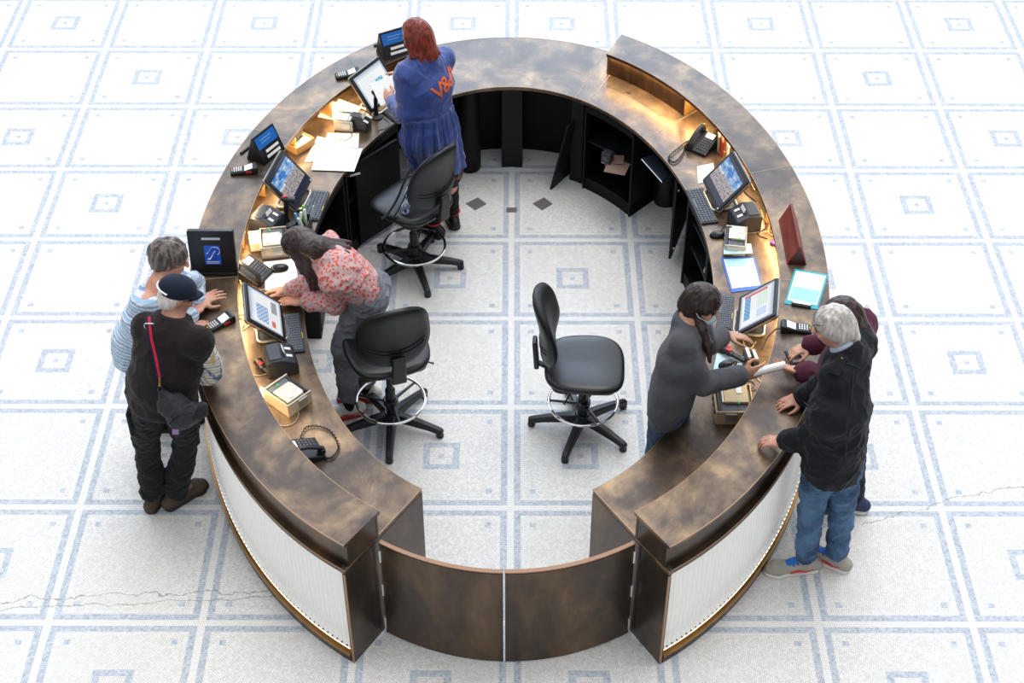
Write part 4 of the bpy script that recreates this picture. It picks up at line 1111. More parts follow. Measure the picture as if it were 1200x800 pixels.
    mb = MB(); mb.lathe([(.045, RZ - .03), (.045, RZ + .01)], 18); mb.build('ring_collar', M_PLA, fr_, bevel=.003)
    mb = MB(); mb.lathe([(.05, .055), (.062, .07), (.055, .10), (.04, .12)], 20); mb.build('hub', M_PLA, r, smooth=True)
    for k in range(5):
        a = R(90 + base_rot + 72 * k); c_, s_ = math.cos(a), math.sin(a); rot = rotm(rz=a)
        mb = MB(); secs = [(.03, .034, .062, .115), (.12, .03, .058, .105), (.24, .025, .045, .082), (.305, .023, .03, .066), (.325, .02, .028, .058)]
        vs = []; fs = []
        for x, w_, z0, z1 in secs: vs += [rot @ Vector(q) for q in ((x, -w_, z0), (x, w_, z0), (x, w_ * .7, z1), (x, -w_ * .7, z1))]
        for i in range(4):
            for q in range(4): fs.append((i * 4 + q, i * 4 + (q + 1) % 4, i * 4 + 4 + (q + 1) % 4, i * 4 + 4 + q))
        fs += [(3, 2, 1, 0), (16, 17, 18, 19)]; mb.add(vs, fs); lg = mb.build('leg', M_PLA, r, bevel=.006)
        mb = MB(); mb.lathe([(.022, 0), (.024, .012), (.018, .04)], 14, c=(.305 * c_, .305 * s_, 0)); mb.build('glide', M_PLA, lg, smooth=True)
    return r
for lab, px, py, rz, sz, br, rg in (
    ('black swivel chair standing alone with its seat to the right', 682, 500, -93, .545, 36, .215),
    ('black swivel chair with its back to the viewer, behind the woman in grey jeans', 460, 498, 18, .655, 18, .215),
    ('black swivel chair with a patterned bag on its seat, behind the blue coat', 487, 314, 50, .60, 4, .19)):
    ch = make_chair(lab, sz, br, rg); p = at(px, py, 0); ch.location = (p.x, p.y, 0); ch.rotation_euler.z = R(rz)
# joints of the people: (px, py, height) read off the photograph
PEOPLE = {
 'cap': dict(pelvis=(190,463,.95), chest=(197,418,1.22), neck=(203,375,1.40), head=(207,346,1.52),
   shL=(172,384,1.33), shR=(231,400,1.38), elL=(196,408,1.08), wrL=(222,390,.965), elR=(245,438,.985), wrR=(232,402,.965),
   hipL=(175,467,.92), hipR=(206,467,.92), knL=(171,518,.50), knR=(219,514,.50), anL=(180,578,.09), anR=(205,577,.09)),
 'grey': dict(pelvis=(168,405,.93), chest=(178,368,1.18), neck=(186,333,1.36), head=(199,303,1.47),
   shL=(208,330,1.28), shR=(168,357,1.31), elL=(228,330,.99), wrL=(232,355,.965), elR=(198,385,1.02), wrR=(226,368,.965),
   hipL=(179,402,.9), hipR=(157,410,.9), knL=(190,440,.5), knR=(176,447,.5), anL=(204,484,.09), anR=(188,490,.09)),
 'jacket': dict(pelvis=(976,533,.97), chest=(983,478,1.30), neck=(991,412,1.53), head=(976,382,1.64),
   shL=(977,443,1.48), shR=(1008,405,1.44), elL=(968,505,1.20), wrL=(921,518,1.0), elR=(965,450,1.15), wrR=(940,465,.97),
   hipL=(964,541,.93), hipR=(990,533,.93), knL=(951,594,.50), knR=(987,592,.50), anL=(944,655,.09), anR=(981,650,.09)),
 'maroon': dict(pelvis=(985,470,.95), chest=(990,430,1.22), neck=(1000,392,1.40), head=(985,372,1.50),
   shL=(988,412,1.34), shR=(1012,379,1.32), elL=(965,440,1.06), wrL=(941,435,1.0), elR=(978,400,1.1), wrR=(948,405,1.02),
   hipL=(975,478,.92), hipR=(1000,470,.92), knL=(972,530,.5), knR=(1001,525,.5), anL=(974,588,.09), anR=(1002,583,.09)),
 'staff': dict(pelvis=(786,467,.92), chest=(798,420,1.18), neck=(806,374,1.37), head=(824,356,1.46),
   shL=(816,371,1.28), shR=(799,404,1.33), elL=(828,404,1.07), wrL=(850,392,1.0), elR=(824,450,1.08), wrR=(869,439,1.02),
   hipL=(793,461,.9), hipR=(783,470,.9), knL=(784,520,.5), knR=(772,528,.5), anL=(776,574,.09), anR=(764,582,.09)),
 'blue': dict(pelvis=(503,150,.93), chest=(503,102,1.22), neck=(498,66,1.43), head=(488,43,1.54),
   shL=(477,88,1.35), shR=(519,69,1.33), elL=(478,133,1.10), wrL=(458,118,1.02), elR=(512,100,1.1), wrR=(480,90,1.04),
   hipL=(492,154,.9), hipR=(513,148,.9), knL=(505,205,.5), knR=(526,200,.5), anL=(508,262,.09), anR=(530,250,.09)),
 'bend': dict(pelvis=(430,340,.93), chest=(397,312,1.14), neck=(374,297,1.22), head=(352,289,1.15),
   shL=(390,328,1.13), shR=(384,284,1.14), elL=(393,355,.89), wrL=(357,353,.79), elR=(368,330,.92), wrR=(338,340,.79),
   hipL=(424,347,.88), hipR=(438,334,.90), knL=(404,408,.50), knR=(422,398,.50), anL=(410,472,.10), anR=(429,453,.10)),
}
# ------------------------------------------------------------------ smooth bodies from distance fields
class Lattice:
    def __init__(s, seed):
        s.t = np.random.RandomState(seed).rand(32, 32, 32).astype(np.float32)
    def __call__(s, x, y, z):
        xi = np.floor(x).astype(np.int32); yi = np.floor(y).astype(np.int32); zi = np.floor(z).astype(np.int32)
        fx = x - xi; fy = y - yi; fz = z - zi
        fx = fx * fx * (3 - 2 * fx); fy = fy * fy * (3 - 2 * fy); fz = fz * fz * (3 - 2 * fz)
        g = lambda a, b, c: s.t[(xi + a) & 31, (yi + b) & 31, (zi + c) & 31]
        return (((g(0, 0, 0) * (1 - fx) + g(1, 0, 0) * fx) * (1 - fy) + (g(0, 1, 0) * (1 - fx) + g(1, 1, 0) * fx) * fy) * (1 - fz)
                + ((g(0, 0, 1) * (1 - fx) + g(1, 0, 1) * fx) * (1 - fy) + (g(0, 1, 1) * (1 - fx) + g(1, 1, 1) * fx) * fy) * fz) - .5
LAT = Lattice(11)
def V(p): return np.array([p[0], p[1], p[2]], float)
def U(v): v = V(v); return v / np.linalg.norm(v)

class Field:
    """list of shapes, meshed together as one smooth surface"""
    def __init__(s, post=None): s.ops = []; s.post = post
    def cap(s, a, b, ra, rb, k=.02, op='add'):
        a, b = V(a), V(b); R_ = max(ra, rb)
        def f(X, Y, Z):
            ab = b - a; L = max(1e-9, ab @ ab)
            t = np.clip(((X - a[0]) * ab[0] + (Y - a[1]) * ab[1] + (Z - a[2]) * ab[2]) / L, 0, 1)
            return np.sqrt((X - a[0] - t * ab[0]) ** 2 + (Y - a[1] - t * ab[1]) ** 2 + (Z - a[2] - t * ab[2]) ** 2) - (ra + (rb - ra) * t)
        s.ops.append((f, np.minimum(a, b) - R_, np.maximum(a, b) + R_, k, op)); return s
    def ecap(s, a, b, wa, da, wb, db, side, k=.03, op='add', side2=None):
        """capsule of elliptical section: half widths w along side, d across"""
        a, b = V(a), V(b); sd = U(side); sd2 = U(side2) if side2 is not None else sd; R_ = max(wa, wb, da, db) * 1.05
        def f(X, Y, Z):
            ab = b - a; L = max(1e-9, ab @ ab)
            t = np.clip(((X - a[0]) * ab[0] + (Y - a[1]) * ab[1] + (Z - a[2]) * ab[2]) / L, 0, 1)
            px, py, pz = X - a[0] - t * ab[0], Y - a[1] - t * ab[1], Z - a[2] - t * ab[2]
            sx, sy, sz = sd[0] + (sd2[0] - sd[0]) * t, sd[1] + (sd2[1] - sd[1]) * t, sd[2] + (sd2[2] - sd[2]) * t
            w_ = wa + (wb - wa) * t; d_ = da + (db - da) * t
            q = px * sx + py * sy + pz * sz
            r2 = np.maximum(px * px + py * py + pz * pz - q * q, 0)
            g = np.sqrt((q / w_) ** 2 + r2 / d_ ** 2)
            return (g - 1) * np.minimum(w_, d_) * np.where(g > 1, 1, 1)
        s.ops.append((f, np.minimum(a, b) - R_, np.maximum(a, b) + R_, k, op)); return s
    def ell(s, c, r, ax=None, k=.015, op='add'):
        c = V(c); r = V(r); A = np.stack([U(q) for q in ax]) if ax is not None else np.eye(3); R_ = max(r)
        def f(X, Y, Z):
            x, y, z = X - c[0], Y - c[1], Z - c[2]
            g = np.sqrt(sum(((A[i][0] * x + A[i][1] * y + A[i][2] * z) / r[i]) ** 2 for i in range(3)))
            return (g - 1) * min(r)
        s.ops.append((f, c - R_, c + R_, k, op)); return s
    def cut(s, p, n, k=.004):
        """removes what lies on the side n points to"""
        p = V(p); n = U(n)
        s.ops.append((lambda X, Y, Z: (X - p[0]) * n[0] + (Y - p[1]) * n[1] + (Z - p[2]) * n[2], None, None, k, 'cut')); return s
    def disp(s, fn):
        s.ops.append((fn, None, None, 0, 'disp')); return s
    def folds(s, amp=.006, f1=9, f2=22, st=(1, 1, 1), seed=0):
        def fn(X, Y, Z):
            a = LAT(X * f1 * st[0] * .8 + seed, Y * f1 * st[1] * .8 + seed * 2, Z * f1 * st[2] * .8)
            g = f2 * .6; sx = (X + .45 * Z * st[2]) * st[0]; sz = (Z - .5 * X) * st[2]
            b = LAT(sx * g + a * 1.5, Y * g * st[1] + seed, sz * g * 1.5 + 5)
            c = LAT(sx * g * 1.9 + 7, Y * g * 1.9 * st[1] + seed + a, sz * g * 2.4 + 5)
            return amp * (2.2 * a + 1.5 * (np.sqrt(np.abs(b) * 2) - .6) + .7 * (np.sqrt(np.abs(c) * 2) - .6))
        return s.disp(fn)
    def mesh(s, h=.006):
        adds = [o for o in s.ops if o[4] == 'add']
        lo = np.min([o[1] for o in adds], 0) - .03; hi = np.max([o[2] for o in adds], 0) + .03
        n = np.ceil((hi - lo) / h).astype(int) + 1
        ax = [(lo[i] + h * np.arange(n[i])).astype(np.float32) for i in range(3)]
        F = np.full(n, .5, np.float32)
        for f, a, b, k, op in s.ops:
            if a is None: sl = [slice(0, n[i]) for i in range(3)]
            else:
                m = max(.02, 1.5 * k)
                sl = [slice(max(0, int((a[i] - m - lo[i]) / h)), min(n[i], int((b[i] + m - lo[i]) / h) + 2)) for i in range(3)]
            X = ax[0][sl[0]][:, None, None]; Y = ax[1][sl[1]][None, :, None]; Z = ax[2][sl[2]][None, None, :]
            sub = F[sl[0], sl[1], sl[2]]
            if op == 'disp':
                near = np.abs(sub) < .03
                ii = np.nonzero(near)
                d = f(ax[0][sl[0]][ii[0]], ax[1][sl[1]][ii[1]], ax[2][sl[2]][ii[2]])
                sub[ii] += d; continue
            v = f(X, Y, Z).astype(np.float32)
            if op == 'add':
                hh = np.clip(.5 + .5 * (sub - v) / max(k, 1e-5), 0, 1)
                F[sl[0], sl[1], sl[2]] = sub * (1 - hh) + v * hh - k * hh * (1 - hh)
            elif op in ('sub', 'cut'):
                w_ = v if op == 'cut' else -v
                hh = np.clip(.5 - .5 * (sub - w_) / max(k, 1e-5), 0, 1)
                F[sl[0], sl[1], sl[2]] = sub * (1 - hh) + w_ * hh + k * hh * (1 - hh)
        F[0], F[-1] = .5, .5; F[:, 0], F[:, -1] = .5, .5; F[:, :, 0], F[:, :, -1] = .5, .5
        I = F < 0
        c = np.zeros(np.array(n) - 1, np.int8)
        sh = [(i, j, k) for i in (0, 1) for j in (0, 1) for k in (0, 1)]
        vw = lambda A, o: A[o[0]:A.shape[0] - 1 + o[0], o[1]:A.shape[1] - 1 + o[1], o[2]:A.shape[2] - 1 + o[2]]
        for o in sh: c += vw(I, o)
        mask = (c > 0) & (c < 8); idx = np.full(mask.shape, -1, np.int64); cells = np.argwhere(mask); idx[mask] = np.arange(len(cells))
        acc = np.zeros((len(cells), 3)); cnt = np.zeros(len(cells))
        ci = cells.T
        for o in sh:
            for a_ in range(3):
                if o[a_]: continue
                o2 = list(o); o2[a_] = 1
                f0 = F[ci[0] + o[0], ci[1] + o[1], ci[2] + o[2]]; f1 = F[ci[0] + o2[0], ci[1] + o2[1], ci[2] + o2[2]]
                x = (f0 < 0) != (f1 < 0); t = np.where(x, f0 / np.where(f0 == f1, 1, f0 - f1), 0)
                p = np.tile(np.array(o, float), (len(cells), 1)); p[:, a_] += t
                acc += p * x[:, None]; cnt += x
        vs = lo + h * (cells + acc / cnt[:, None])
        faces = []
        for a_ in range(3):
            b_, c_ = (a_ + 1) % 3, (a_ + 2) % 3
            s0 = [slice(None)] * 3; s1 = [slice(None)] * 3; s0[a_] = slice(0, -1); s1[a_] = slice(1, None)
            A0, A1 = I[tuple(s0)], I[tuple(s1)]
            e = np.argwhere(A0 != A1)
            e = e[(e[:, b_] > 0) & (e[:, c_] > 0) & (e[:, b_] < n[b_] - 1) & (e[:, c_] < n[c_] - 1)]
            q = []
            for db, dc in ((-1, -1), (0, -1), (0, 0), (-1, 0)):
                m = e.copy(); m[:, b_] += db; m[:, c_] += dc; q.append(idx[m[:, 0], m[:, 1], m[:, 2]])
            q = np.stack(q, 1); fl = A0[e[:, 0], e[:, 1], e[:, 2]]
            q[~fl] = q[~fl][:, ::-1]
            faces.append(q)
        return vs, np.concatenate(faces)
    def build(s, name, m, parent, h=.006, label=None, smooth_it=1):
        vs, fs = s.mesh(h)
        if s.post: vs = s.post[0] + (vs - s.post[0]) * s.post[1]
        off = np.array(parent.matrix_world.translation) if parent else np.zeros(3)
        q = parent
        off = np.zeros(3)
        while q is not None: off += np.array(q.location); q = q.parent
        me = bpy.data.meshes.new(name); me.vertices.add(len(vs)); me.vertices.foreach_set('co', (vs - off).astype(np.float32).ravel())
        me.loops.add(len(fs) * 4); me.loops.foreach_set('vertex_index', fs.astype(np.int32).ravel())
        me.polygons.add(len(fs)); me.polygons.foreach_set('loop_start', np.arange(0, len(fs) * 4, 4, dtype=np.int32))
        me.update(calc_edges=True); me.validate()
        me.polygons.foreach_set('use_smooth', [True] * len(me.polygons))
        me.materials.append(m)
        o = bpy.data.objects.new(name, me); C.objects.link(o); o.parent = parent
        if smooth_it:
            sm = o.modifiers.new('smooth', 'SMOOTH'); sm.factor = .5; sm.iterations = smooth_it
        if label: o['label'] = label
        return o

# ------------------------------------------------------------------ cloth, skin and hair materials
def cloth(name, col, rough=.85, vary=.15, weave=420, sheen=.2, bump=.25):
    t = NT(name); n = t.noise(7, 4, .6); lo = tuple(c * (1 - vary) for c in hexc(col)); hi = tuple(min(1, c * (1 + vary)) for c in hexc(col))
    t.col(t.mix(n, lo, hi)); t.b.inputs['Roughness'].default_value = rough; t.b.inputs['Sheen Weight'].default_value = sheen * .25
    t.b.inputs['Specular IOR Level'].default_value = .25
    w_ = t.math('ADD', t.math('MULTIPLY', t.noise(weave, 2), .1), t.noise(16, 5, .62, dist=.6)); t.bump(w_, bump * 1.6, .012); return t.m
def skin(name, a_, b_):
    t = NT(name); t.col(t.mix(t.ramp(t.noise(14, 4), [(.35, 0.0), (.7, 1.0)]), hexc(a_), hexc(b_)))
    t.b.inputs['Roughness'].default_value = .5; t.b.inputs['Subsurface Weight'].default_value = .08; t.b.inputs['Subsurface Scale'].default_value = .01
    t.b.inputs['Subsurface Radius'].default_value = (1, .4, .25); return t.m
def hairm(name, a_, b_, rough=.42, rot=(0, 0, 0)):
    t = NT(name); n = t.noise(60, 3, .6, vec=t.map(scale=(1, 1, .12), rot=rot)); t.col(t.ramp(n, [(.35, hexc(a_)), (.65, hexc(b_))]))
    t.b.inputs['Roughness'].default_value = rough; t.bump(t.noise(170, 2, vec=t.map(scale=(1, 1, .1), rot=rot)), .5, .002); return t.m
SK_PALE = skin('pale_skin', '#d9a58c', '#c98a72'); SK_WARM = skin('warm_skin', '#d3a08a', '#c07f68'); SK_TAN = skin('light_tan_skin', '#c89a7e', '#b07c60')
M_EYE = mat('dark_eye', '#231a17', .2); M_BROW = mat('brow_hair', '#4a3a30', .8); M_LIP = mat('lips', '#a85a52', .5)
M_SOCK = cloth('black_sock', '#121214')

def hand(F, wrist, d, n, right, curl=.3, spread=.12, k=.008, sc=1.0, thumb=.5):
    """palm, four fingers and a thumb; d finger direction, n the way the palm faces"""
    d = U(d); n = U(V(n) - d * (V(n) @ d)); lat = np.cross(d, n) * (1 if right else -1)   # towards the thumb
    w_ = V(wrist); kn = w_ + d * .088 * sc
    F.ecap(w_ + d * .005, w_ + d * .045 * sc, .026 * sc, .019 * sc, .037 * sc, .016 * sc, lat, k=.02)
    F.ecap(w_ + d * .045 * sc, kn - d * .008, .037 * sc, .016 * sc, .038 * sc, .0125 * sc, lat, k=.01)
    for i, (off, ln) in enumerate(((.029, .074), (.010, .083), (-.010, .077), (-.028, .060))):
        b = kn + lat * off * sc - d * (.004 if i in (0, 3) else 0); dir_ = d + lat * spread * (1.5 - i) / 1.5 * .6
        c_ = curl * (1 + .12 * i)
        for j, (fr_, ang) in enumerate(((.45, .45), (.31, 1.05), (.24, 1.5))):
            a = c_ * ang * 1.1; v = U(dir_) * math.cos(a) + n * math.sin(a); e = b + v * ln * sc * fr_
            r0 = (.0092 - .0012 * j) * sc * (.9 if i == 3 else 1); F.cap(b, e, r0, r0 - .0009, k=.004); b = e
    b = w_ + d * .022 * sc + lat * .024 * sc
    v = U(d * .55 + lat * .75 + n * .25 * thumb * 2); e = b + v * .042 * sc; F.cap(b, e, .0135 * sc, .0105 * sc, k=.012)
    v = U(d * .85 + lat * (.45 - .4 * thumb) + n * .5 * thumb); e2 = e + v * .03 * sc; F.cap(e, e2, .0102 * sc, .0092 * sc, k=.005)
    v = U(d * .95 + lat * (.2 - .4 * thumb) + n * .5 * thumb); F.cap(e2, e2 + v * .024 * sc, .009 * sc, .0078 * sc, k=.004)
    return kn

def frame(f, up=(0, 0, 1)):
    f = U(f); r_ = U(np.cross(f, up)); u = np.cross(r_, f); return f, r_, u

class Person:
    def __init__(s, key, label, face, up=(0, 0, 1), build=1.0, skinm=SK_PALE, hs=.88, headup=None):
        s.J = {k: V(at(*v)) for k, v in PEOPLE[key].items()}; J = s.J; s.b = build; s.sk = skinm; s.hs = hs
        c = (J['anL'] + J['anR']) / 2
        s.root = thing('person', label, 'person', (c[0], c[1], 0))
        s.f, s.r, s.u = frame(face, headup if headup is not None else up)
        s.sh = U(J['shR'] - J['shL']); s.hp = U((s.sh[0], s.sh[1], 0))
        s.F = Field(); s.body_torso(s.F, 0); s.body_legs(s.F)
    def torso_line(s):
        J = s.J; mid = (J['shL'] + J['shR']) / 2
        return J['pelvis'], J['pelvis'] * .5 + J['chest'] * .5, J['chest'], mid
    def body_torso(s, F, off, belly=0, k=.04, wide=1.0):
        J = s.J; b = s.b; p0, p1, p2, p3 = s.torso_line()
        F.ecap(p0, p1, .138 * b * wide + off, .098 * b + off + belly * .6, .122 * b * wide + off, .090 * b + off + belly, s.hp, k=k, side2=U(s.hp + s.sh))
        F.ecap(p1, p2, .122 * b * wide + off, .090 * b + off + belly, .138 * b * wide + off, .102 * b + off + belly * .3, U(s.hp + s.sh), k=k, side2=s.sh)
        F.ecap(p2, p3 - (p3 - p2) * .12, .138 * b * wide + off, .102 * b + off, .135 * b + off, .075 * b + off, s.sh, k=k)
        F.cap(J['shL'], J['shR'], .048 * b + off, .048 * b + off, k=k)
        F.cap(J['neck'] - (J['neck'] - p3) * .2, p3, .06 * b + off, .075 * b + off, k=.04)
        return F
    def body_legs(s, F, off=0, k=.03):
        J = s.J
        for q in 'LR':
            h_, kn, an = J['hip' + q], J['kn' + q], J['an' + q]
            F.cap(h_, kn, .074 * s.b + off, .048 + off, k=.03); F.cap(kn, kn * .65 + an * .35, .048 + off, .049 + off, k=.02); F.cap(kn * .65 + an * .35, an, .049 + off, .034 + off, k=.03)
        return F
    def arm(s, F, q, off=0, to=2.0, k=.03, ro=0):
        """to: 1 = elbow, 2 = wrist"""
        J = s.J; a, e, w_ = J['sh' + q], J['el' + q], J['wr' + q]
        if to <= 1:
            F.cap(a, a + (e - a) * to, .046 * s.b + off, .044 * s.b + off + ro, k=k)
        else:
            F.cap(a, e, .045 * s.b + off, .037 + off, k=k); w2 = e + (w_ - e) * (to - 1)
            F.cap(e, w2, .038 + off, (.028 if to > 1.9 else .034) + off + ro, k=.02)
        return F
    def head(s, nose=1):
        F, J = s.F, s.J; c = J['head']; h = s.hs; f, r_, u = s.f * h, s.r * h, s.u * h; ax = (r_, f, u)
        F.ell(c + u * .02 - f * .008, (.074 * h, .094 * h, .098 * h), ax, k=.01)
        F.ell(c + f * .028 - u * .045, (.056 * h, .062 * h, .066 * h), ax, k=.03)
        F.ell(c + f * .058 - u * .088, (.026 * h, .024 * h, .018 * h), ax, k=.025)
        F.cap(c + f * .088 + u * .012, c + f * .112 - u * .022,   .009 * h, .0135 * h, k=.012)
        F.ell(c + f * .085 - u * .058, (.024 * h, .014 * h, .012 * h), ax, k=.012)
        for q in (-1, 1):
            F.ell(c + r_ * .074 * q - f * .008 - u * .004, (.011 * h, .019 * h, .031 * h), (U(r_ + f * .3 * q), U(f - r_ * .3 * q), U(u)), k=.006)
            F.ell(c + f * .088 + r_ * .033 * q + u * .012, (.017 * h, .014 * h, .011 * h), ax, k=.008, op='sub')
            F.ell(c + f * .070 + r_ * .04 * q - u * .022, (.024 * h, .02 * h, .02 * h), ax, k=.015)
        F.cap(J['neck'], c - u * .06 - f * .018, .049 * s.b, .044, k=.03)
    def finish(s, h=.0058):
        s.body = s.F.build('body', s.sk, s.root, h)
        s.body['label'] = 'bare skin of head, neck, arms and hands'
        c, f, r_, u = s.J['head'], s.f * s.hs, s.r * s.hs, s.u * s.hs; off = V(s.root.location)
        for q in (-1, 1):
            mb = MB(); mb.ball((0, 0, 0), (.0115, .007, .007), 12, Matrix((s.r, s.f, s.u)).transposed()); e = mb.build('eye', M_EYE, s.root, smooth=True, loc=Vector(c + f * .081 + r_ * .032 * q + u * .012 - off))
            mb = MB(); p = [Vector(c + f * (.088 - .006 * abs(t_)) + r_ * q * (.032 + .015 * t_) + u * (.031 - .003 * t_ * t_) - off) for t_ in (-1, -.4, .3, 1)]
            mb.tube(p, [.002, .0036, .0034, .0018], 6); mb.build('eyebrow', M_BROW, s.root, smooth=True)
        mb = MB(); p = [Vector(c + f * (.098 - .008 * abs(t_)) + r_ * .02 * t_ - u * .058 - off) for t_ in (-1, -.4, .4, 1)]
        mb.tube(p, [.002, .0045, .0045, .002], 6); s.mouth = mb.build('mouth', M_LIP, s.root, smooth=True)
    def hairf(s, seed=0, amp=.005, base=True, grow=1.0, cutf=.108, low=.0):
        c, f, r_, u = s.J['head'], s.f, s.r, s.u; F = Field(); h = 1.0; F.post = (c, s.hs); ax = (r_, f, u)
        F.ell(c + u * .03 - f * .018, (.083 * h * grow, .101 * h * grow, .098 * h * grow), ax, k=.02)
        F.ell(c - f * .045 - u * .03, (.072 * h * grow, .062 * h * grow, .075 * h), ax, k=.03)
        return F, c, f, r_, u
    def strands(s, F, amp=.006, axis=None, freq=75):
        ax = U(axis if axis is not None else s.u); f_ = s.f; r_ = s.r; c = s.J['head']
        def fn(X, Y, Z):
            x, y, z = X - c[0], Y - c[1], Z - c[2]
            a = r_[0] * x + r_[1] * y + r_[2] * z; b = f_[0] * x + f_[1] * y + f_[2] * z; l = ax[0] * x + ax[1] * y + ax[2] * z
            return amp * (LAT(a * freq + 50, b * freq + 50, l * freq * .13 + 50) + .6 * LAT(a * freq * .35 + 20, b * freq * .35 + 20, l * 6 + 20))
        return F.disp(fn)
    def facecut(s, F, dx=.0, w_=.062, top=.045, k=.012):
        c, f, r_, u = s.J['head'], s.f, s.r, s.u
        F.ell(c + f * .105 - u * (.095 - top), (w_, .075, .095), (r_, f, u), k=k, op='sub'); return F
    def shoe(s, q, d, m, sole, lab=None, L=.27, laces=None, trim=None, W=.044, sock=None):
        an = s.J['an' + q]; d = U((d[0], d[1], 0)); sd = np.array([d[1], -d[0], 0.]); g = np.array([an[0], an[1], 0.])
        F = Field(); heel = g - d * .055; toe = g + d * (L - .055 - .09)
        F.ecap(heel + (0, 0, .045), toe + (0, 0, .04), W * .85, .042, W, .034, sd, k=.02)
        F.ecap(toe + (0, 0, .034), toe + d * .045 + (0, 0, .028), W, .03, W * .75, .022, sd, k=.03)
        F.ecap(g - d * .01 + (0, 0, .06), g - d * .005 + (0, 0, .095), W * .95, .048, W * .9, .048, sd, k=.02)
        F.cut((0, 0, .018), (0, 0, -1)); o = F.build('shoe', m, s.root, .005, lab)
        F = Field(); F.ecap(heel + (0, 0, .012), toe + (0, 0, .012), W * .95, .03, W * 1.12, .03, sd, k=.02)
        F.ecap(toe + (0, 0, .012), toe + d * .045 + (0, 0, .012), W * 1.1, .03, W * .86, .026, sd, k=.03)
        F.cut((0, 0, .026), (0, 0, 1)); F.cut((0, 0, 0.0005), (0, 0, -1)); so_ = F.build('sole', sole, s.root, .005)
        so_.parent = o
        if laces:
            off = V(s.root.location)
            mb = MB(); mb.tube([Vector(g + d * x + (0, 0, z) - off) for x, z in ((.03, .095), (.07, .082), (.11, .066), (.14, .054))], [.02, .024, .022, .012], 10, flat=.45); mb.build('tongue', laces, o, smooth=True)
            for i in range(5):
                p = g + d * (.052 + .022 * i); z = .090 - .0095 * i
                mb = MB(); mb.tube([Vector(p + sd * x * .03 + (0, 0, z - .010 * abs(x) ** 2) - off + d * .006 * x) for x in (-1, -.5, 0, .5, 1)], .0042, 6); l_ = mb.build('laces', laces, o, smooth=True)
        if trim:
            off = V(s.root.location)
            for sg in (-1, 1):
                mb = MB(); mb.tube([Vector(g + d * x + sd * sg * (W + y_) + (0, 0, z) - off) for x, z, y_ in ((-.04, .05, -.004), (.0, .038, -.001), (.05, .048, .001), (.09, .034, .001))], [.006, .009, .011, .006], 6, flat=.35); mb.build('stripe', trim, o, smooth=True)
        if sock: 
            F = Field(); F.cap(g + (0, 0, .07), g * .0 + an + (0, 0, .10), .042, .042); F.build('sock', sock, s.root, .006)
        return o
    def trousers(s, m, name='trousers', off=.016, hem=.0, top=.06, flare=.0, seed=0, amp=.006, cuff=True, lab=None, h=.006):
        J = s.J; F = Field(); b = s.b
        F.ecap(J['pelvis'] + (0, 0, .03), J['pelvis'] - (0, 0, .03), .135 * b + off, .100 * b + off, .138 * b + off, .102 * b + off, s.hp, k=.03)
        for q in 'LR':
            h_, kn, an = J['hip' + q], J['kn' + q], J['an' + q]
            F.cap(h_, kn, .080 * b + off, .054 + off, k=.022)
            F.cap(kn, an + (kn - an) * (.08 + hem), .054 + off, .043 + off + flare, k=.015)
        F.folds(amp, 9, 20, (1, 1, 1.5), seed); F.cut(J['pelvis'] + (0, 0, top), (0, 0, 1))
        return F.build(name, m, s.root, h, lab)

def eyew(P, m, name='spectacles'):
    h = P.hs; c, f, r_, u = P.J['head'], P.f * h, P.r * h, P.u * h; off = V(P.root.location); mb = MB()
    for q in (-1, 1):
        mb.tube([Vector(c + f * .108 + r_ * (.033 * q + .022 * math.cos(a)) + u * (.008 + .017 * math.sin(a)) - off) for a in [2 * PI * k / 16 for k in range(16)]], .0016, 6, closed=True)
        mb.tube([Vector(c + f * .106 + r_ * .055 * q + u * .014 - off), Vector(c + f * .045 + r_ * .076 * q + u * .014 - off), Vector(c - f * .0 + r_ * .072 * q + u * .008 - off)], .002, 6)
    mb.tube([Vector(c + f * .112 + r_ * x + u * .012 - off) for x in (-.011, 0, .011)], .0016, 6)
    return mb.build(name, m, P.root, smooth=True)

def drape(objs, pts, lift=.004):
    """points lying on the clothes where the photo shows them"""
    from mathutils.bvhtree import BVHTree
    dg = bpy.context.evaluated_depsgraph_get(); dg.update(); out = []; last = None
    trees = []
    for o in objs:
        base = Vector((0, 0, 0)); q = o
        while q is not None: base += q.location; q = q.parent
        trees.append((BVHTree.FromObject(o, dg), base))
    for x, y in pts:
        d = (at(x, y, 0) - CAM).normalized(); best = None
        for bv, base in trees:
            h_ = bv.ray_cast(CAM - base, d)
            if h_[0] is not None and (best is None or h_[3] < best[1]): best = (h_[0] + base + h_[1] * (lift if h_[1].dot(d) < 0 else -lift), h_[3])
        if best is not None: last = best[0]; out.append(best[0])
    return out
def seamline(objs, pts, m_, par, r_=.003, nm='seam', lift=.001, flat=1.0, n=5):
    q = drape(objs, pts, lift)
    if len(q) < 2: print('seam missed', nm, pts[0]); return None
    base = Vector((0, 0, 0)); a = par
    while a is not None: base += a.location; a = a.parent
    mb = MB(); mb.tube(bez([v - base for v in q], n), r_, 6, flat=flat); return mb.build(nm, m_, par, smooth=True)
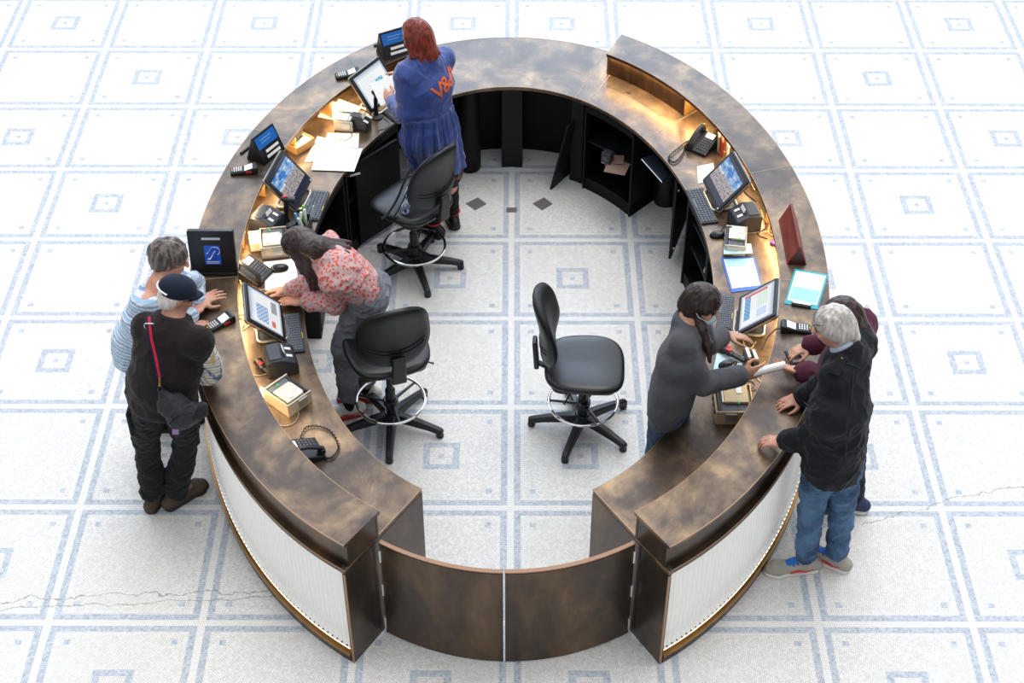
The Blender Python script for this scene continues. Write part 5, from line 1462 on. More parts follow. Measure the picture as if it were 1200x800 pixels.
# ------------------------------------------------------------------ 1 the man in the cap
def plaid():
    t = NT('plaid_shirt_cloth'); g = t.node('SeparateXYZ'); t.link(t.map(rot=(R(20), R(-25), R(30))), g.inputs[0])
    def line(ax, f, w_, o=0.0): return t.math('LESS_THAN', t.math('FRACT', t.math('ADD', t.math('MULTIPLY', g.outputs[ax], f), o)), w_)
    c = t.mix(0.0, hexc('#efeee8'), hexc('#efeee8'))
    c = t.mix(t.math('MULTIPLY', line(0, 22, .14), .8), c, hexc('#3f5f9a')); c = t.mix(t.math('MULTIPLY', line(2, 22, .14), .8), c, hexc('#2f4577'))
    c = t.mix(t.math('MULTIPLY', line(0, 22, .12, .5), .8), c, hexc('#d2b56a')); c = t.mix(t.math('MULTIPLY', line(2, 22, .12, .5), .8), c, hexc('#d2b56a'))
    t.col(c); t.b.inputs['Roughness'].default_value = .85; return t.m
P = Person('cap', 'man in a navy cap and dark brown gilet leaning on the left counter', (.80, .42, -.42), build=1.13, skinm=SK_WARM)
J = P.J; P.head()
P.arm(P.F, 'L'); P.arm(P.F, 'R')
hand(P.F, J['wrR'], (-.35, 1, -.1), (0, 0, -1), True, .45, .1); hand(P.F, J['wrL'], (.4, .9, -.1), (0, 0, -1), False, .3, .1)
P.finish()
M_GILET = cloth('dark_brown_fleece', '#1f1718', .95, .12, 300, .35)
F = Field(); P.body_torso(F, .022, .03, wide=1.12); 
F.ecap(J['pelvis'] + (0, 0, .10), J['pelvis'] + (0, 0, -.02), .175, .145, .185, .15, P.hp, k=.05)
for q in 'LR': F.cap(J['sh' + q], J['sh' + q] + (J['el' + q] - J['sh' + q]) * .18, .075, .072, k=.03)
F.cap(J['neck'] - (0, 0, .03), J['neck'] + (J['head'] - J['neck']) * .18, .085, .078, k=.02)
F.folds(.007, 7, 17, (1, 1, .8), 2); F.cut(J['pelvis'] + (0, 0, -.03), (0, 0, -1))
F.cut(J['neck'] + (J['head'] - J['neck']) * .25, J['head'] - J['neck'])
gil = F.build('gilet', M_GILET, P.root, .006)
F = Field(); P.arm(F, 'R', .020, .88, ro=.014); P.arm(F, 'L', .020, .88, ro=.014)
F.folds(.004, 12, 26, (1, 1, 1), 4)
for q in 'LR': F.cut(J['sh' + q] + (J['el' + q] - J['sh' + q]) * .95, J['el' + q] - J['sh' + q]) if q == 'R' else None
F.build('shirt_sleeves', plaid(), P.root, .006, 'plaid shirt sleeves')
P.trousers(cloth('charcoal_cargo_cloth', '#17181c', .9, .2), off=.014, seed=3, amp=.009, flare=.012)
# cargo pocket
off = V(P.root.location)
mb = MB(); c = J['hipL'] * .55 + J['knL'] * .45; mb.box(Vector(c - off) + Vector((-.085, .01, 0)), (.03, .13, .17)); mb.build('cargo_pocket', cloth('charcoal_pocket', '#17181c'), P.root, bevel=.012)
BOOT = M('brown_suede', '#4a3c2f', .8, vary=.2, bump=.3); SOLE = M('dark_rubber_sole', '#26211d', .7)
P.shoe('R', (.62, .62), BOOT, SOLE, L=.29, laces=M('brown_lace', '#7a6a54', .8)); P.shoe('L', (.3, .9), BOOT, SOLE, L=.29, laces=M('brown_lace', '#7a6a54', .8))
# white hair below the cap, the cap itself
F, c, f, r_, u = P.hairf(grow=.95); P.facecut(F, w_=.07); F.cut(c + u * .035, u); P.strands(F, .004); F.build('hair', hairm('white_hair', '#cfc4bb', '#f0e8e0'), P.root, .005)
F = Field((c, P.hs)); cc = c + u * .052 - f * .01; F.ell(cc, (.094, .116, .078), (r_, f, u)); F.cut(cc - u * .030 , -u + f * .12); 
F.ell(cc - f * .125 - u * .03, (.036, .05, .030), (r_, f, u), k=.004, op='sub')
capm = cloth('navy_cap_cloth', '#141d30', .8, .1); cap_ = F.build('cap', capm, P.root, .005)
b = MB(); G = []
for i in range(13):
    a = R(-62 + 124 * i / 12); row = []
    for j in range(5):
        rr_ = j / 4; x = math.sin(a) * .088; y = math.cos(a) * .095 + rr_ * .075 * max(0, math.cos(a * 1.25)) ; z = -.006 - .02 * rr_ - .014 * (x / .08) ** 2
        row.append(Vector(c + (cc - c + r_ * x + f * y + u * z) * P.hs - off))
    G.append(row)
b.grid(G); pk = b.build('peak', capm, cap_, smooth=True, angle=90); sm_ = pk.modifiers.new('thick', 'SOLIDIFY'); sm_.thickness = .005
mb = MB(); mb.tube([Vector(c + (cc - c - f * (.118 - .03 * abs(x) ** 2) + r_ * .07 * x - u * .006) * P.hs - off) for x in (-1, -.5, 0, .5, 1)], .006, 6, flat=.4); mb.build('white_strap', M_WHITEP, cap_, smooth=True)
mb = MB(); mb.ball(Vector(c + (cc - c + u * .077) * P.hs - off), (.007, .007, .004), 10); mb.build('button', capm, cap_, smooth=True)
eyew(P, M('dark_spectacle_frame', '#26211f', .3))
# sling bag over his back
sp_ = [(J['neck'] * .35 + J['shL'] * .65) + (.02, .05, .055)]
def surf(px, py, z): return V(at(px, py, z))
bagp = surf(214, 482, 1.0)
bag = thing('sling_bag', 'black sling bag on a red and navy strap worn by the man in the cap', 'bag', bagp)
boff = V(bag.location)
path = [V(q) for q in drape([gil], [(180, 365), (176, 372), (177, 384), (179, 398), (182, 412), (185, 427), (188, 441)], .006)]
cs = cloth('navy_webbing', '#161d33'); cr_ = cloth('red_webbing', '#c1203a')
pp = bez([Vector(q - boff) for q in path], 6)
mb = MB()
mb.tube(pp, .019, 8, flat=.12); st_ = mb.build('strap', cs, bag, smooth=True)
mb = MB(); mb.tube([q + Vector((0.0, -.003, .003)) for q in pp], .0065, 8, flat=.3); mb.build('red_stripe', cr_, st_, smooth=True)
mb = MB(); bk = pp[5]; mb.tube([bk + Vector((x, -.006, y)) for x, y in rrect(.05, .032, .008)], .0035, 6, closed=True); mb.build('buckle', M_STEEL, st_, smooth=True)
dq = [V(q) for q in drape([gil], [(189, 449), (190, 453), (192, 457), (200, 470), (213, 485), (233, 478)], .02)]
a0, a1, a2 = Vector(path[-1] - boff), Vector(dq[0] - boff), Vector(dq[1] - boff)
mb = MB(); mb.tube([a0, a0.lerp(a1, .5), a1], [.009, .006, .009], 8); mb.build('clasp', M_BRASS, bag, smooth=True)
mb = MB(); mb.tube([a2 + Vector((.017 * math.cos(t_), -.004, .017 * math.sin(t_))) for t_ in [2 * PI * k / 16 for k in range(16)]], .0045, 6, closed=True); mb.build('ring', M_PLA, bag, smooth=True)
F = Field(); q0, q1 = dq[2], dq[3] + V((0, -.01, .01)); q2 = dq[3] + (V(at(214, 486, dq[3][2] - .07)) - V(at(200, 470, dq[3][2]))) + V((0, -.03, .02)); q3 = q2 + V((.10, .05, .01))
sdv = U(np.cross(U(q2 - q0), (0, -1, .9)))
F.ecap(q0, q1, .022, .012, .062, .03, sdv, k=.02); F.ecap(q1, q2, .066, .034, .082, .042, sdv, k=.03); F.ecap(q2, q3, .075, .042, .045, .03, (.2, 0, 1), k=.03)
F.folds(.007, 11, 24, (1, 1, 1), 6); F.build('bag_body', cloth('black_nylon', '#2a2c31', .5, .2), bag, .005)
mb = MB(); zc = [Vector(q2 + V(o_) - boff) for o_ in ((-.06, -.045, -.0), (-.02, -.035, .045), (.04, -.02, .05), (.09, .0, .04))]; mb.tube(bez(zc, 5), .004, 6); mb.build('zip', M_PLA, bag, smooth=True)
mb = MB(); mb.box(Vector(q2 + V((-.03, -.055, -.045)) - boff), (.035, .006, .03), rotm(rx=R(-40))); mb.build('mauve_tag', M('mauve_cloth', '#8a6b93', .7), bag, bevel=.003)

# ------------------------------------------------------------------ 2 the woman in the pale blue striped top
def stripes(name, cols, f, rot=(0, 0, 0), axis=2):
    t = NT(name); g = t.node('SeparateXYZ'); n = t.noise(9, 2); t.link(t.map(rot=rot), g.inputs[0])
    v = t.math('ADD', g.outputs[axis], t.math('MULTIPLY', n, .02)); a = t.math('FRACT', t.math('MULTIPLY', v, f))
    zz = t.noise(110, 2, .8)
    c = t.ramp(t.math('ADD', a, t.math('MULTIPLY', t.math('SUBTRACT', zz, .5), .5)), [(.15, hexc(cols[0])), (.35, hexc(cols[1])), (.55, hexc(cols[0])), (.8, hexc(cols[2]))])
    t.col(c); t.b.inputs['Roughness'].default_value = .9; return t.m
P = Person('grey', 'woman with short grey hair in a pale blue patterned jumper leaning on the left counter', (.88, .12, -.35), build=1.02, skinm=SK_PALE)
J = P.J; P.head(); P.arm(P.F, 'L'); P.arm(P.F, 'R')
hand(P.F, J['wrR'], (.35, .95, -.05), (.1, 0, -1), True, .35, .14); hand(P.F, J['wrL'], (.75, .5, .1), (0, .2, -1), False, .25, .3)
P.finish()
F = Field(); P.body_torso(F, .018, .0, wide=1.1); P.arm(F, 'L', .014, 1.85, ro=.004); P.arm(F, 'R', .014, 1.85, ro=.004)
F.ecap(J['pelvis'] + (0, 0, .08), J['pelvis'] + (0, 0, -.05), .175, .135, .18, .14, P.hp, k=.05); F.folds(.006, 9, 20, (1, 1, 1), 5); F.cut(J['pelvis'] - (0, 0, .04), (0, 0, -1))
F.cut(J['neck'] + (-.01, 0, -.01), (.25, 0, 1))
F.build('jumper', stripes('blue_patterned_knit', ('#dfe7ef', '#5f86b5', '#9dbdd8'), 24, (R(12), R(-15), 0)), P.root, .006)
P.trousers(cloth('navy_trousers', '#1b2238'), off=.012, seed=6)
for q, d_ in (('L', (.9, .2)), ('R', (.9, .1))): P.shoe(q, d_, M('navy_shoe', '#1c2030', .6), SOLE, L=.25)
F, c, f, r_, u = P.hairf(grow=1.13); F.ell(c + u * .06 - f * .02, (.08, .095, .07), (r_, f, u), k=.03); P.facecut(F, w_=.06, top=.03); F.ell(c - u * .11 - f * .02, (.06, .08, .045), (r_, f, u), k=.02, op='sub')
P.strands(F, .016, freq=42); F.build('hair', hairm('iron_grey_hair', '#2e2927', '#857a72'), P.root, .005); eyew(P, M('pink_spectacle_frame', '#c98a86', .3))

# ------------------------------------------------------------------ 3 the man in the dark jacket
P = Person('jacket', 'grey haired man in a black jacket and blue jeans at the right counter', (-.86, .25, -.42), build=1.08, skinm=SK_WARM)
J = P.J; P.head(); P.arm(P.F, 'L'); P.arm(P.F, 'R')
hand(P.F, J['wrL'], (-.95, .25, -.12), (0, 0, -1), False, .75, .05, thumb=.9); hand(P.F, J['wrR'], (-.9, -.2, -.2), (0, 0, -1), True, .4)
P.finish()
jk = cloth('black_cotton_jacket', '#15151c', .9, .2, 380, .3)
F = Field(); P.body_torso(F, .026, .015, wide=1.05); P.arm(F, 'L', .024, 1.93, ro=.006); P.arm(F, 'R', .024, 1.93, ro=.006)
F.ecap(J['pelvis'] + (0, 0, .12), J['pelvis'] + (0, 0, -.09), .165, .13, .19, .15, P.hp, k=.05)
F.cap(J['neck'] - (0, 0, .04), J['neck'] + (J['head'] - J['neck']) * .15, .085, .075, k=.02)
F.folds(.010, 7, 18, (1, 1, .8), 8); F.cut(J['pelvis'] - (0, 0, .085), (-.15, 0, -1)); F.cut(J['neck'] + (J['head'] - J['neck']) * .22, J['head'] - J['neck'])
jo = F.build('jacket', jk, P.root, .006)
off = V(P.root.location)
def seam(pts, m_, par, nm='seam', r_=.003): 
    mb = MB(); mb.tube(bez([Vector(V(at(*q)) - off) for q in pts], 5), r_, 6); return mb.build(nm, m_, par, smooth=True)
mb = MB(); s0 = (J['neck'] * .3 + J['shL'] * .7); d_ = U(J['shL'] - J['neck']); nn = U((-.1, -.5, .9))
mb.box(Vector(s0 + nn * .088 - off), (.12, .045, .008), Matrix((d_, U(np.cross(nn, d_)), nn)).transposed()); mb.build('shoulder_tab', jk, jo, bevel=.003)
mb = MB(); mb.ball(Vector(s0 - d_ * .035 + nn * .095 - off), .006, 10); mb.build('brass_button', M_BRASS, jo, smooth=True)
F = Field(); F.cap(J['neck'] - (0, 0, .01), J['neck'] + (J['head'] - J['neck']) * .3, .068, .064, k=.01); F.cut(J['neck'] + (J['head'] - J['neck']) * .34, J['head'] - J['neck']); F.build('shirt_collar', cloth('pale_blue_shirt', '#aebdd2'), P.root, .005)
def denim(name, a_, b_):
    t = NT(name); n = t.noise(6, 4, .6); z = t.noise(90, 3, .7, vec=t.map(scale=(1, 1, .3))); t.col(t.mix(t.math('MULTIPLY', z, .5), t.ramp(n, [(.4, hexc(a_)), (.62, hexc(b_))]), hexc(a_))); t.b.inputs['Roughness'].default_value = .85; t.bump(t.noise(400, 2), .3, .001); return t.m
P.trousers(denim('blue_denim', '#26405f', '#5d83a6'), 'jeans', off=.010, seed=9, amp=.010, flare=.006)
MS = cloth('jacket_seam_thread', '#2a2a33', .9)
for ln in (((985, 425), (1000, 428), (1012, 436), (1018, 448)), ((1000, 432), (998, 470), (994, 510), (990, 540)), ((962, 448), (968, 438), (980, 436), (992, 446), (995, 458)), ((942, 470), (952, 480), (960, 478)), ((928, 507), (936, 515), (938, 522)), ((942, 505), (960, 530), (975, 545))):
    seamline([jo], ln, MS, jo, .0028)
SN = M('grey_trainer_mesh', '#a39c92', .7, vary=.15); SW = M('white_rubber_sole', '#dcdad4', .6); SO = M('orange_red_flash', '#c9452c', .5); SB = M('bright_blue_lace', '#1c6cc9', .6)
P.shoe('L', (-.98, -.10), SN, SW, 'grey trainer with blue laces and an orange flash', L=.30, laces=SB, trim=SO); P.shoe('R', (-.80, .52), SN, SW, 'grey trainer with blue laces and an orange flash', L=.30, laces=SB, trim=SO)
F, c, f, r_, u = P.hairf(grow=1.1); 
F.cap(c - f * .07 - u * .02, c - f * .085 - u * .095, .062, .045, k=.03)
for q in (-1, 1): F.cap(c + r_ * q * .062 - f * .03 + u * .01, c + r_ * q * .06 - f * .045 - u * .08, .036, .028, k=.02)
P.facecut(F, w_=.064, top=.035); P.strands(F, .009, freq=60); F.build('hair', hairm('silver_hair', '#a39b93', '#dcd6cf'), P.root, .005)
sg = eyew(P, M('black_spectacle_frame', '#151515', .3)); sg.location = Vector(u * .05 - f * .02)

# ------------------------------------------------------------------ 4 the woman in maroon behind him
P = Person('maroon', 'dark haired woman in a maroon jacket mostly hidden behind the grey haired man', (-.9, .15, -.42), build=.98, skinm=SK_TAN)
J = P.J; P.head(); P.arm(P.F, 'L'); P.arm(P.F, 'R')
hand(P.F, J['wrL'], (-.95, .3, .0), (.2, .3, 1), False, .4, .15); hand(P.F, J['wrR'], (-.9, -.35, -.15), (.1, -.2, -1), True, .55, .08)
P.finish()
F = Field(); P.body_torso(F, .022, 0, wide=1.05); P.arm(F, 'L', .018, 1.9, ro=.004); P.arm(F, 'R', .018, 1.9, ro=.004)
F.ecap(J['pelvis'] + (0, 0, .1), J['pelvis'] + (0, 0, -.05), .15, .115, .16, .12, P.hp, k=.05); F.folds(.007, 9, 20, (1, 1, 1), 12); F.cut(J['pelvis'] - (0, 0, .05), (0, 0, -1)); F.cut(J['neck'], (0, 0, 1))
F.build('jacket', cloth('maroon_wool', '#4e1f33', .9, .2), P.root, .006)
P.trousers(cloth('dark_navy_trousers', '#1a1f2e'), off=.012, seed=14)
for q, d_ in (('L', (-.95, -.1)), ('R', (-.9, .3))): P.shoe(q, d_, M('navy_trainer', '#2a3654', .6), SW, L=.25, laces=M('purple_lace', '#a33c86', .6))
F, c, f, r_, u = P.hairf(grow=1.1); F.cap(c - f * .06 - u * .02, c - f * .10 - u * .22, .07, .055, k=.04)
for q in (-1, 1): F.cap(c + r_ * q * .06 - f * .04, c + r_ * q * .07 - f * .06 - u * .18, .04, .03, k=.03)
P.facecut(F, w_=.062, top=.035); P.strands(F, .008); F.build('hair', hairm('dark_brown_hair', '#1c1210', '#4a3028'), P.root, .005)
q = (J['wrR'] + U((-.9, -.35, -.15)) * .085); ph = thing('wallet', 'small dark wallet held in the hands of the woman in maroon', 'wallet', q + (0, 0, -.03))
mb = MB(); mb.box((0, -.02, 0), (.09, .10, .012), rotm(R(10), R(15), R(20))); mb.build('cover', M('dark_plum_leather', '#2a1822', .4), ph, bevel=.003)
mb = MB(); mb.box((0, -.02, .009), (.06, .08, .004), rotm(R(10), R(15), R(20))); mb.build('card_insert', M('grey_card', '#8e8a92', .4), ph, bevel=.001)

# ------------------------------------------------------------------ 5 the masked assistant
P = Person('staff', 'assistant with long dark hair, face mask and grey wool jacket behind the right counter', (.80, -.42, -.42), build=1.0, skinm=SK_TAN)
J = P.J; P.head(); P.arm(P.F, 'L'); P.arm(P.F, 'R')
hand(P.F, J['wrR'], (.97, .25, .0), (.1, .9, -.2), True, .55, .05, thumb=.8); hand(P.F, J['wrL'], (.95, -.05, -.1), (0, -.3, -1), False, .35, .1)
P.finish()
F = Field(); P.body_torso(F, .014, .0, wide=1.0); P.arm(F, 'L', .018, 1.7, ro=.004); P.arm(F, 'R', .020, 1.9, ro=.006)
F.ecap(J['pelvis'] + (0, 0, .12), J['pelvis'] + (-.01, 0, -.10), .14, .092, .145, .095, P.hp, k=.05)
F.cap(J['neck'] - (0, 0, .05), J['neck'] + (-.01, 0, -.01), .078, .07, k=.02)
F.folds(.005, 7, 16, (1, 1, .8), 16); F.cut(J['pelvis'] - (0, 0, .12), (0, 0, -1)); F.cut(J['neck'] + (0, 0, .02), (.3, 0, 1))
wj = F.build('wool_jacket', cloth('grey_wool', '#505055', .95, .2, 260, .4, .4), P.root, .006)
P.trousers(denim('slate_denim', '#2b3b52', '#4c617c'), 'jeans', off=.016, seed=17, amp=.005)
for q, d_ in (('L', (.95, .1)), ('R', (.95, -.1))): P.shoe(q, d_, M('black_shoe', '#141414', .5), SOLE, L=.25)
F, c, f, r_, u = P.hairf(grow=1.1); F.cap(c - f * .05 + u * .0, c - f * .07 - u * .08, .072, .06, k=.04)
for q in (-1, 1):
    F.cap(c + r_ * q * .068 - f * (.03 if q > 0 else 0) + u * .02, c + r_ * q * .072 - f * (.03 if q > 0 else -.015) - u * .08, .030, .026, k=.03)
    
for a_, b_, ra_, rb_ in (((816, 366, 1.42), (823, 386, 1.36), .034, .032), ((823, 386, 1.36), (829, 404, 1.29), .032, .028), ((829, 404, 1.29), (832, 424, 1.20), .028, .012)):
    F.cap(c + (V(at(*a_)) - c) / P.hs, c + (V(at(*b_)) - c) / P.hs, ra_, rb_, k=.02)
P.facecut(F, w_=.064, top=.045); P.strands(F, .008); F.build('hair', hairm('black_brown_hair', '#120d0d', '#3d2a22'), P.root, .005)
F = Field((c, P.hs)); F.ell(c + f * .078 - u * .048, (.060, .044, .048), (r_, f, u)); F.ell(c + f * .01 - u * .04, (.064, .05, .06), (r_, f, u), op='sub'); F.cut(c - u * .002 + f * .1, U(u - f * .2)); mk = F.build('face_mask', cloth('pale_blue_mask', '#bcd3de', .8, .05), P.root, .004)
off = V(P.root.location)
for q in (-1, 1): mb = MB(); mb.tube([Vector(c + f * .06 + r_ * q * .06 - u * .03 - off), Vector(c + f * .02 + r_ * q * .078 - u * .02 - off), Vector(c - f * .01 + r_ * q * .08 - off)], .002, 6); mb.build('ear_loop', M_WHITEP, mk, smooth=True)
hp_ = J['wrR'] + U((.97, .25, 0)) * .09
rl_ = thing('paper_roll', 'rolled white paper held out by the masked assistant', 'paper', hp_ + (.06, .02, .0), 0, rot=(0, R(-6), R(14)))
mb = MB(); mb.tube([(-.10, 0, 0), (.09, 0, 0)], .022, 18, cap=True); mb.build('roll', M_PAPER, rl_, smooth=True)
mb = MB(); mb.tube([(-.098, 0, .004), (.092, 0, .004)], .0205, 18); mb.build('loose_edge', M_PAPER, rl_, smooth=True)

# ------------------------------------------------------------------ 6 the woman in the blue coat
P = Person('blue', 'woman with red hair in a long blue coat with orange lettering on the back', (-.72, .60, -.34), build=1.02, skinm=SK_PALE)
J = P.J; P.head(); P.arm(P.F, 'L'); P.arm(P.F, 'R')
hand(P.F, J['wrL'], (-.6, .78, .1), (.5, .2, -.5), False, .4, .1); hand(P.F, J['wrR'], (-.8, .3, .1), (-.2, -.4, -1), True, .35, .1)
P.finish()
def coatm():
    t = NT('blue_nylon_coat'); n = t.noise(6, 4, .6); t.col(t.mix(n, hexc('#1f3575'), hexc('#3d5aa8'))); t.b.inputs['Roughness'].default_value = .5; t.b.inputs['Sheen Weight'].default_value = .3
    t.bump(t.noise(22, 4, .65, vec=t.map(scale=(1, 1, .35))), .6, .01); return t.m
CM_ = coatm(); F = Field(); P.body_torso(F, .024, .0, wide=1.0); P.arm(F, 'L', .028, 1.92, ro=-.004); P.arm(F, 'R', .026, 1.92, ro=-.004)
lowc = (J['knL'] + J['knR']) / 2; w0 = J['pelvis'] * .5 + J['chest'] * .5
F.ecap(w0 + (0, 0, .02), J['pelvis'] + (0, 0, -.05), .145, .115, .178, .145, P.hp, k=.04); F.ecap(J['pelvis'] + (0, 0, -.05), lowc + (0, 0, .02), .178, .145, .188, .155, P.hp, k=.04)
F.cap(J['neck'] - (0, 0, .05), J['neck'] + (0, 0, .0), .078, .07, k=.02)
def gathers(X, Y, Z):
    dx, dy = X - w0[0], Y - w0[1]; a = np.arctan2(dy, dx); below = np.clip((w0[2] + .02 - Z) / .12, 0, 1); 
    waist = np.exp(-((Z - w0[2] - .005) / .012) ** 2)
    return below * (.010 * np.sin(a * 17 + 2.5 * LAT(X * 5, Y * 5, Z * 3)) + .006 * np.sin(a * 29 + 3)) + .016 * waist
F.disp(gathers); F.folds(.008, 8, 19, (1, 1, .7), 21); F.cut((0, 0, .56), (0, 0, -1)); F.cut(J['neck'] + (0, 0, .03), (0, 0, 1))
co = F.build('coat', CM_, P.root, .0058)
# lettering on the back, wrapped on the coat's surface
off = V(P.root.location)
ORM = M('orange_print', '#ef6a2c', .5)
def wrap_text(txt, size, centre_px, z0, ang, name, target):
    """lettering as a mesh pressed on to the coat's back"""
    cu = bpy.data.curves.new('lettering', 'FONT'); cu.body = txt; cu.size = size; cu.align_x = 'CENTER'; cu.align_y = 'CENTER'; cu.offset = .002; cu.space_character = .82
    tmp = bpy.data.objects.new('lettering', cu); C.objects.link(tmp)
    r_ = tmp.modifiers.new('re', 'REMESH'); cu.extrude = .004
    r_.mode = 'VOXEL'; r_.voxel_size = .0035
    dg = bpy.context.evaluated_depsgraph_get(); dg.update(); me = bpy.data.meshes.new_from_object(tmp.evaluated_get(dg)); bpy.data.objects.remove(tmp)
    back = np.array([.42, -.86, .18]); back /= np.linalg.norm(back)
    side = U(np.cross((0, 0, 1), back)); up_ = np.cross(back, side)
    ca, sa = math.cos(ang), math.sin(ang); c0 = V(at(*centre_px, z0))
    from mathutils.bvhtree import BVHTree
    bv = BVHTree.FromObject(target, dg)
    for v in me.vertices:
        x, y, h_ = v.co; x, y = x * ca - y * sa, x * sa + y * ca
        q = c0 + side * x + up_ * y + back * .25 - off
        ds = []
        for ox, oy in ((0, 0), (.015, 0), (-.015, 0), (0, .015), (0, -.015)):
            hit = bv.ray_cast(Vector(q + side * ox + up_ * oy), Vector(-back))
            if hit[0] is not None: ds.append(hit[3])
        base = q - back * (sum(ds) / len(ds) if ds else .25)
        v.co = Vector(base + back * (h_ * .3 + .0045))
    me.materials.clear(); me.materials.append(ORM); o = bpy.data.objects.new(name, me); C.objects.link(o); o.parent = target; return o
try: wrap_text('V&A', .135, (519, 94), 1.27, R(22), 'orange_lettering', co)
except Exception as ex: print('lettering failed', ex)
F = Field()
for q in 'LR': F.cap(J['kn' + q] + (0, 0, .06), J['an' + q] + (0, 0, -.01), .062, .048, k=.01)
F.folds(.003, 12, 24); F.build('leggings', cloth('black_leggings', '#111114'), P.root, .006)
def floral():
    t = NT('floral_dress_cloth'); v = t.node('TexVoronoi'); v.inputs['Scale'].default_value = 38; t.link(t.coord.outputs['Object'], v.inputs[0]); g = t.node('SeparateColor'); t.link(v.outputs['Color'], g.inputs[0])
    t.col(t.ramp(g.outputs[0], [(.3, hexc('#1c2233')), (.5, hexc('#3d5a41')), (.65, hexc('#a8433c')), (.8, hexc('#20263a'))])); t.b.inputs['Roughness'].default_value = .9; return t.m
F = Field(); F.ecap((lowc + (0, 0, .12)), (lowc + (.01, -.01, .0)), .165, .125, .172, .13, P.hp); F.folds(.012, 9, 16, (1, 1, .4), 23); F.cut((0, 0, .46), (0, 0, -1)); F.build('dress_hem', floral(), P.root, .006)
for q, d_ in (('L', (-.75, .6)), ('R', (-.3, .9))): P.shoe(q, d_, M('black_shoe', '#141414', .5), SOLE, L=.25, laces=M('red_lace', '#d2232c', .6))
for q in 'LR':
    mb = MB(); g = J['an' + q] - off; mb.tube([Vector(g + (.05 * math.cos(t_), .05 * math.sin(t_), .022 + .004 * math.sin(t_))) for t_ in [2 * PI * k / 20 for k in range(20)]], .006, 6, closed=True); mb.build('red_ankle_strap', M('red_lace', '#d2232c', .6), P.root, smooth=True)
F, c, f, r_, u = P.hairf(grow=1.14)
F.cap(c - f * .05, c - f * .085 - u * .12, .085, .068, k=.04)
for q in (-1, 1): F.cap(c + r_ * q * .07 - f * .01 + u * .02, c + r_ * q * .082 - f * .015 - u * .11, .042, .034, k=.03)
for i, x in enumerate((-1, -.5, .1, .6, 1)): F.cap(c - f * (.09 - .03 * abs(x)) + r_ * x * .07 - u * .12, c - f * (.125 - .04 * abs(x)) + r_ * x * .085 - u * (.165 + .015 * (i % 2)), .034, .012, k=.02)
P.facecut(F, w_=.060, top=.03); P.strands(F, .009, freq=60); F.build('hair', hairm('auburn_red_hair', '#571a12', '#963a24', .35), P.root, .005)
eyew(P, M('dark_spectacle_frame', '#26211f', .3))
F = Field((c, P.hs)); F.ell(c + f * .078 - u * .048, (.060, .044, .048), (r_, f, u)); F.ell(c + f * .01 - u * .04, (.064, .05, .06), (r_, f, u), op='sub'); F.cut(c - u * .002 + f * .1, U(u - f * .2)); F.build('face_mask', cloth('dark_pink_mask', '#7c3048', .8, .05), P.root, .004)
pts = [at(434, 98, 1.08), at(464, 86, 1.10), at(471, 112, 1.02), at(446, 124, 1.0)]; cq = sum(pts, Vector()) / 4
mb = MB(); mb.add([q - cq for q in pts] + [q - cq + Vector((0, -.0012, -.0012)) for q in pts], [(0, 1, 2, 3), (7, 6, 5, 4), (0, 4, 5, 1), (1, 5, 6, 2), (2, 6, 7, 3), (3, 7, 4, 0)]); o = mb.build('paper_sheet', M_PAPER, loc=cq); tag(o, 'white sheet of paper held up by the woman in the blue coat', 'paper')

# ------------------------------------------------------------------ 7 the assistant bending over the worktop
P = Person('bend', 'assistant with long dark hair in a pink patterned blouse bending over the worktop', (-.62, .10, -.78), headup=(-.9, .1, .35), build=.98, skinm=SK_PALE)
P.f, P.r, P.u = frame((-.60, .0, -.80), (-.80, .05, .60)); J = P.J; P.head(); P.arm(P.F, 'L'); P.arm(P.F, 'R')
hand(P.F, J['wrL'], (-1, .12, -.08), (0, 0, -1), False, .2, .15); hand(P.F, J['wrR'], (-.95, .25, -.15), (0, -.4, -1), True, .5, .08)
P.finish()
def blouse():
    t = NT('pink_leopard_blouse'); v = t.node('TexVoronoi'); v.inputs['Scale'].default_value = 50; v.feature = 'F1'; t.link(t.map(scale=(1, 1.3, .8)), v.inputs[0])
    v.inputs['Randomness'].default_value = .95
    n = t.noise(60, 2); m_ = t.math('LESS_THAN', t.math('ADD', v.outputs['Distance'], t.math('MULTIPLY', t.math('SUBTRACT', n, .5), .5)), .40)
    t.col(t.mix(m_, hexc('#c9abab'), hexc('#e0543a'))); t.b.inputs['Roughness'].default_value = .75; return t.m
F = Field(); P.body_torso(F, .018, .0, wide=1.06); P.arm(F, 'L', .020, 1.8, ro=.002); P.arm(F, 'R', .018, 1.8, ro=.002)
F.folds(.008, 9, 20, (1, 1, 1), 30); td = U(J['chest'] - J['pelvis']); F.cut(J['pelvis'] + td * .02, -td); F.cut(J['neck'] + U(J['neck'] - J['chest']) * -.01, J['neck'] - J['chest'])
F.build('blouse', blouse(), P.root, .006)
F = Field()
for q in 'LR':
    a, b_ = J['el' + q], J['wr' + q]; F.cap(a + (b_ - a) * .76, a + (b_ - a) * .92, .048, .046, k=.01)
F.folds(.002, 12, 24); F.build('cuffs', cloth('beige_cuff', '#b5a898'), P.root, .005)
F = Field(); off_ = .008
F.ecap(J['pelvis'] + td * .05, J['pelvis'] - (0, 0, .05), .138 + off_, .10 + off_, .145 + off_, .11 + off_, P.hp, k=.03)
for q in 'LR':
    F.cap(J['hip' + q], J['kn' + q], .088 + off_, .066 + off_, k=.03); F.cap(J['kn' + q], J['an' + q] + (J['kn' + q] - J['an' + q]) * .2, .066 + off_, .058 + off_, k=.02)
F.folds(.010, 8, 18, (1, 1, 1.3), 33); F.cut(J['pelvis'] + td * .075, td)
F.build('grey_jeans', denim('grey_denim', '#62636b', '#8f9099'), P.root, .006)
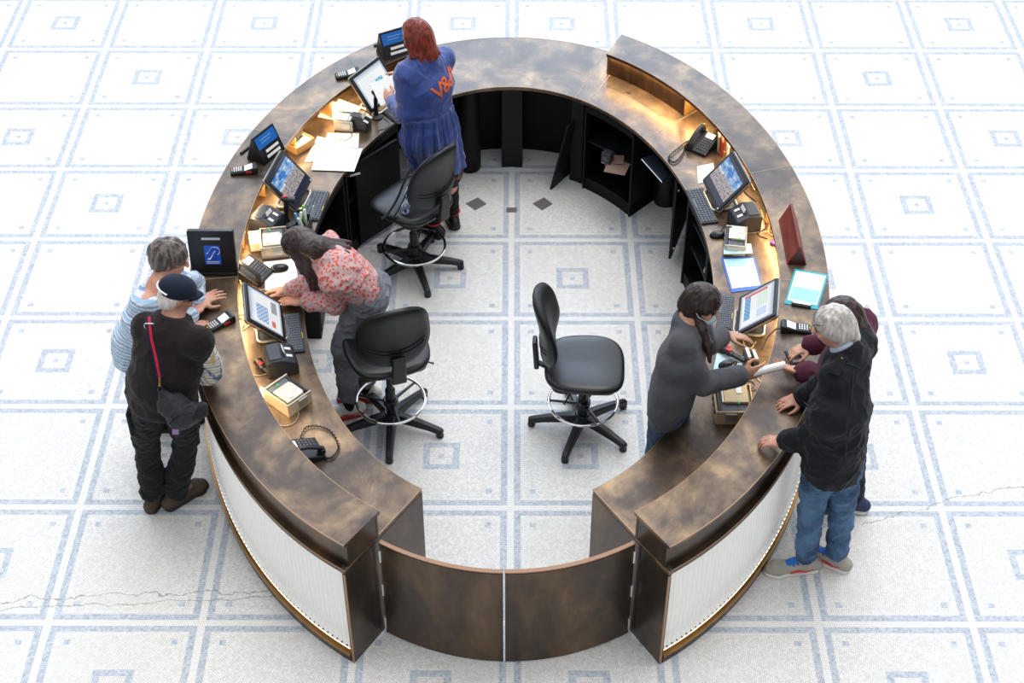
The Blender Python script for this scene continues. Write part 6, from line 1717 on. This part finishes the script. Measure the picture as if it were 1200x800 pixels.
for q, d_ in (('L', (-.92, -.30)), ('R', (-.98, -.05))):
    P.shoe(q, d_, M('white_trainer', '#c9c5be', .6, vary=.2), M('red_sole', '#b5221f', .6), 'white trainer with red panels', L=.26, laces=M_WHITEP, trim=M('red_panel', '#b5221f', .6), sock=M_SOCK)
F, c, f, r_, u = P.hairf(grow=1.1)
F.cap(c - f * .02 + u * .0, c - f * .03 - u * .07, .08, .07, k=.03)
dn = np.array([0., 0, -1.])
for x, l_, o_ in ((1, .26, .0), (-1, .24, .0), (.6, .28, -.02), (.2, .22, -.04)):
    s_ = c + r_ * x * .07 + u * o_; e_ = s_ + dn * l_ * .55 + np.array([.06, -.05 * x, 0]); 
    F.cap(s_, s_ * .4 + e_ * .6, .042, .034, k=.03); F.cap(s_ * .4 + e_ * .6, e_, .034, .016, k=.02)
for i in range(8):
    k_ = i / 7; st_ = [(340 + 34 * k_, 283 + 4 * k_, 1.20 + .03 * k_), (347 + 26 * k_, 300 + 6 * k_, 1.14), (354 + 19 * k_, 318 + 3 * k_, 1.03), (358 + 15 * k_, 332 + (8 if i % 2 else 3), .92)]
    if i < 2: st_ = st_[:3]
    for a_, b_, ra_, rb_ in zip(st_, st_[1:], (.032, .028, .023), (.028, .023, .008)):
        F.cap(c + (V(at(*a_)) - c) / P.hs, c + (V(at(*b_)) - c) / P.hs, ra_, rb_, k=.012)
F.cap(c - f * .05 + u * .01, J['neck'] + (.01, -.02, .04), .085, .068, k=.03)
F.cap(c - f * .04 - u * .05, J['chest'] * .25 + J['neck'] * .75 + (0, 0, .09), .07, .05, k=.03)
for y_, r0 in ((-.03, .022), (.0, .028), (.035, .026)): F.cap(J['chest'] * .25 + J['neck'] * .75 + (0, y_, .085), J['chest'] + (0.10, y_ * 1.6 + .02, .115), .036, r0 * .6, k=.02)
P.facecut(F, w_=.058, top=.03); P.strands(F, .008, axis=(-.3, 0, 1)); F.build('hair', hairm('espresso_hair', '#1c1312', '#4b3630'), P.root, .005)

# bag slung over the far chair
p = Vector(at(474, 240, .66)); bg_ = thing('shoulder_bag', 'blue and white patterned bag with black straps on the far chair', 'bag', p)
def bagcloth():
    t = NT('blue_white_print'); v = t.node('TexVoronoi'); v.inputs['Scale'].default_value = 60; t.link(t.coord.outputs['Object'], v.inputs[0]); g = t.node('SeparateColor'); t.link(v.outputs['Color'], g.inputs[0])
    t.col(t.ramp(g.outputs[0], [(.35, hexc('#e3e8f2')), (.5, hexc('#2c3f86')), (.75, hexc('#7f92c4'))])); return t.m
F = Field(); F.ecap(V(p) + (.0, .0, -.05), V(p) + (.045, .03, .10), .035, .022, .03, .02, (.5, -.8, 0), k=.01); F.folds(.006, 14, 30, (1, 1, 1), 3); F.build('bag_body', bagcloth(), bg_, .005)
for pts in (((482, 196, .95), (474, 212, .86), (466, 232, .72), (455, 250, .62), (447, 256, .585)), ((486, 204, .93), (478, 222, .82), (468, 244, .66), (460, 256, .59))):
    mb = MB(); mb.tube(bez([Vector(at(*q)) - p for q in pts], 6), .013, 8, flat=.3); mb.build('strap', M('black_webbing', '#0f1012', .7), bg_, smooth=True)
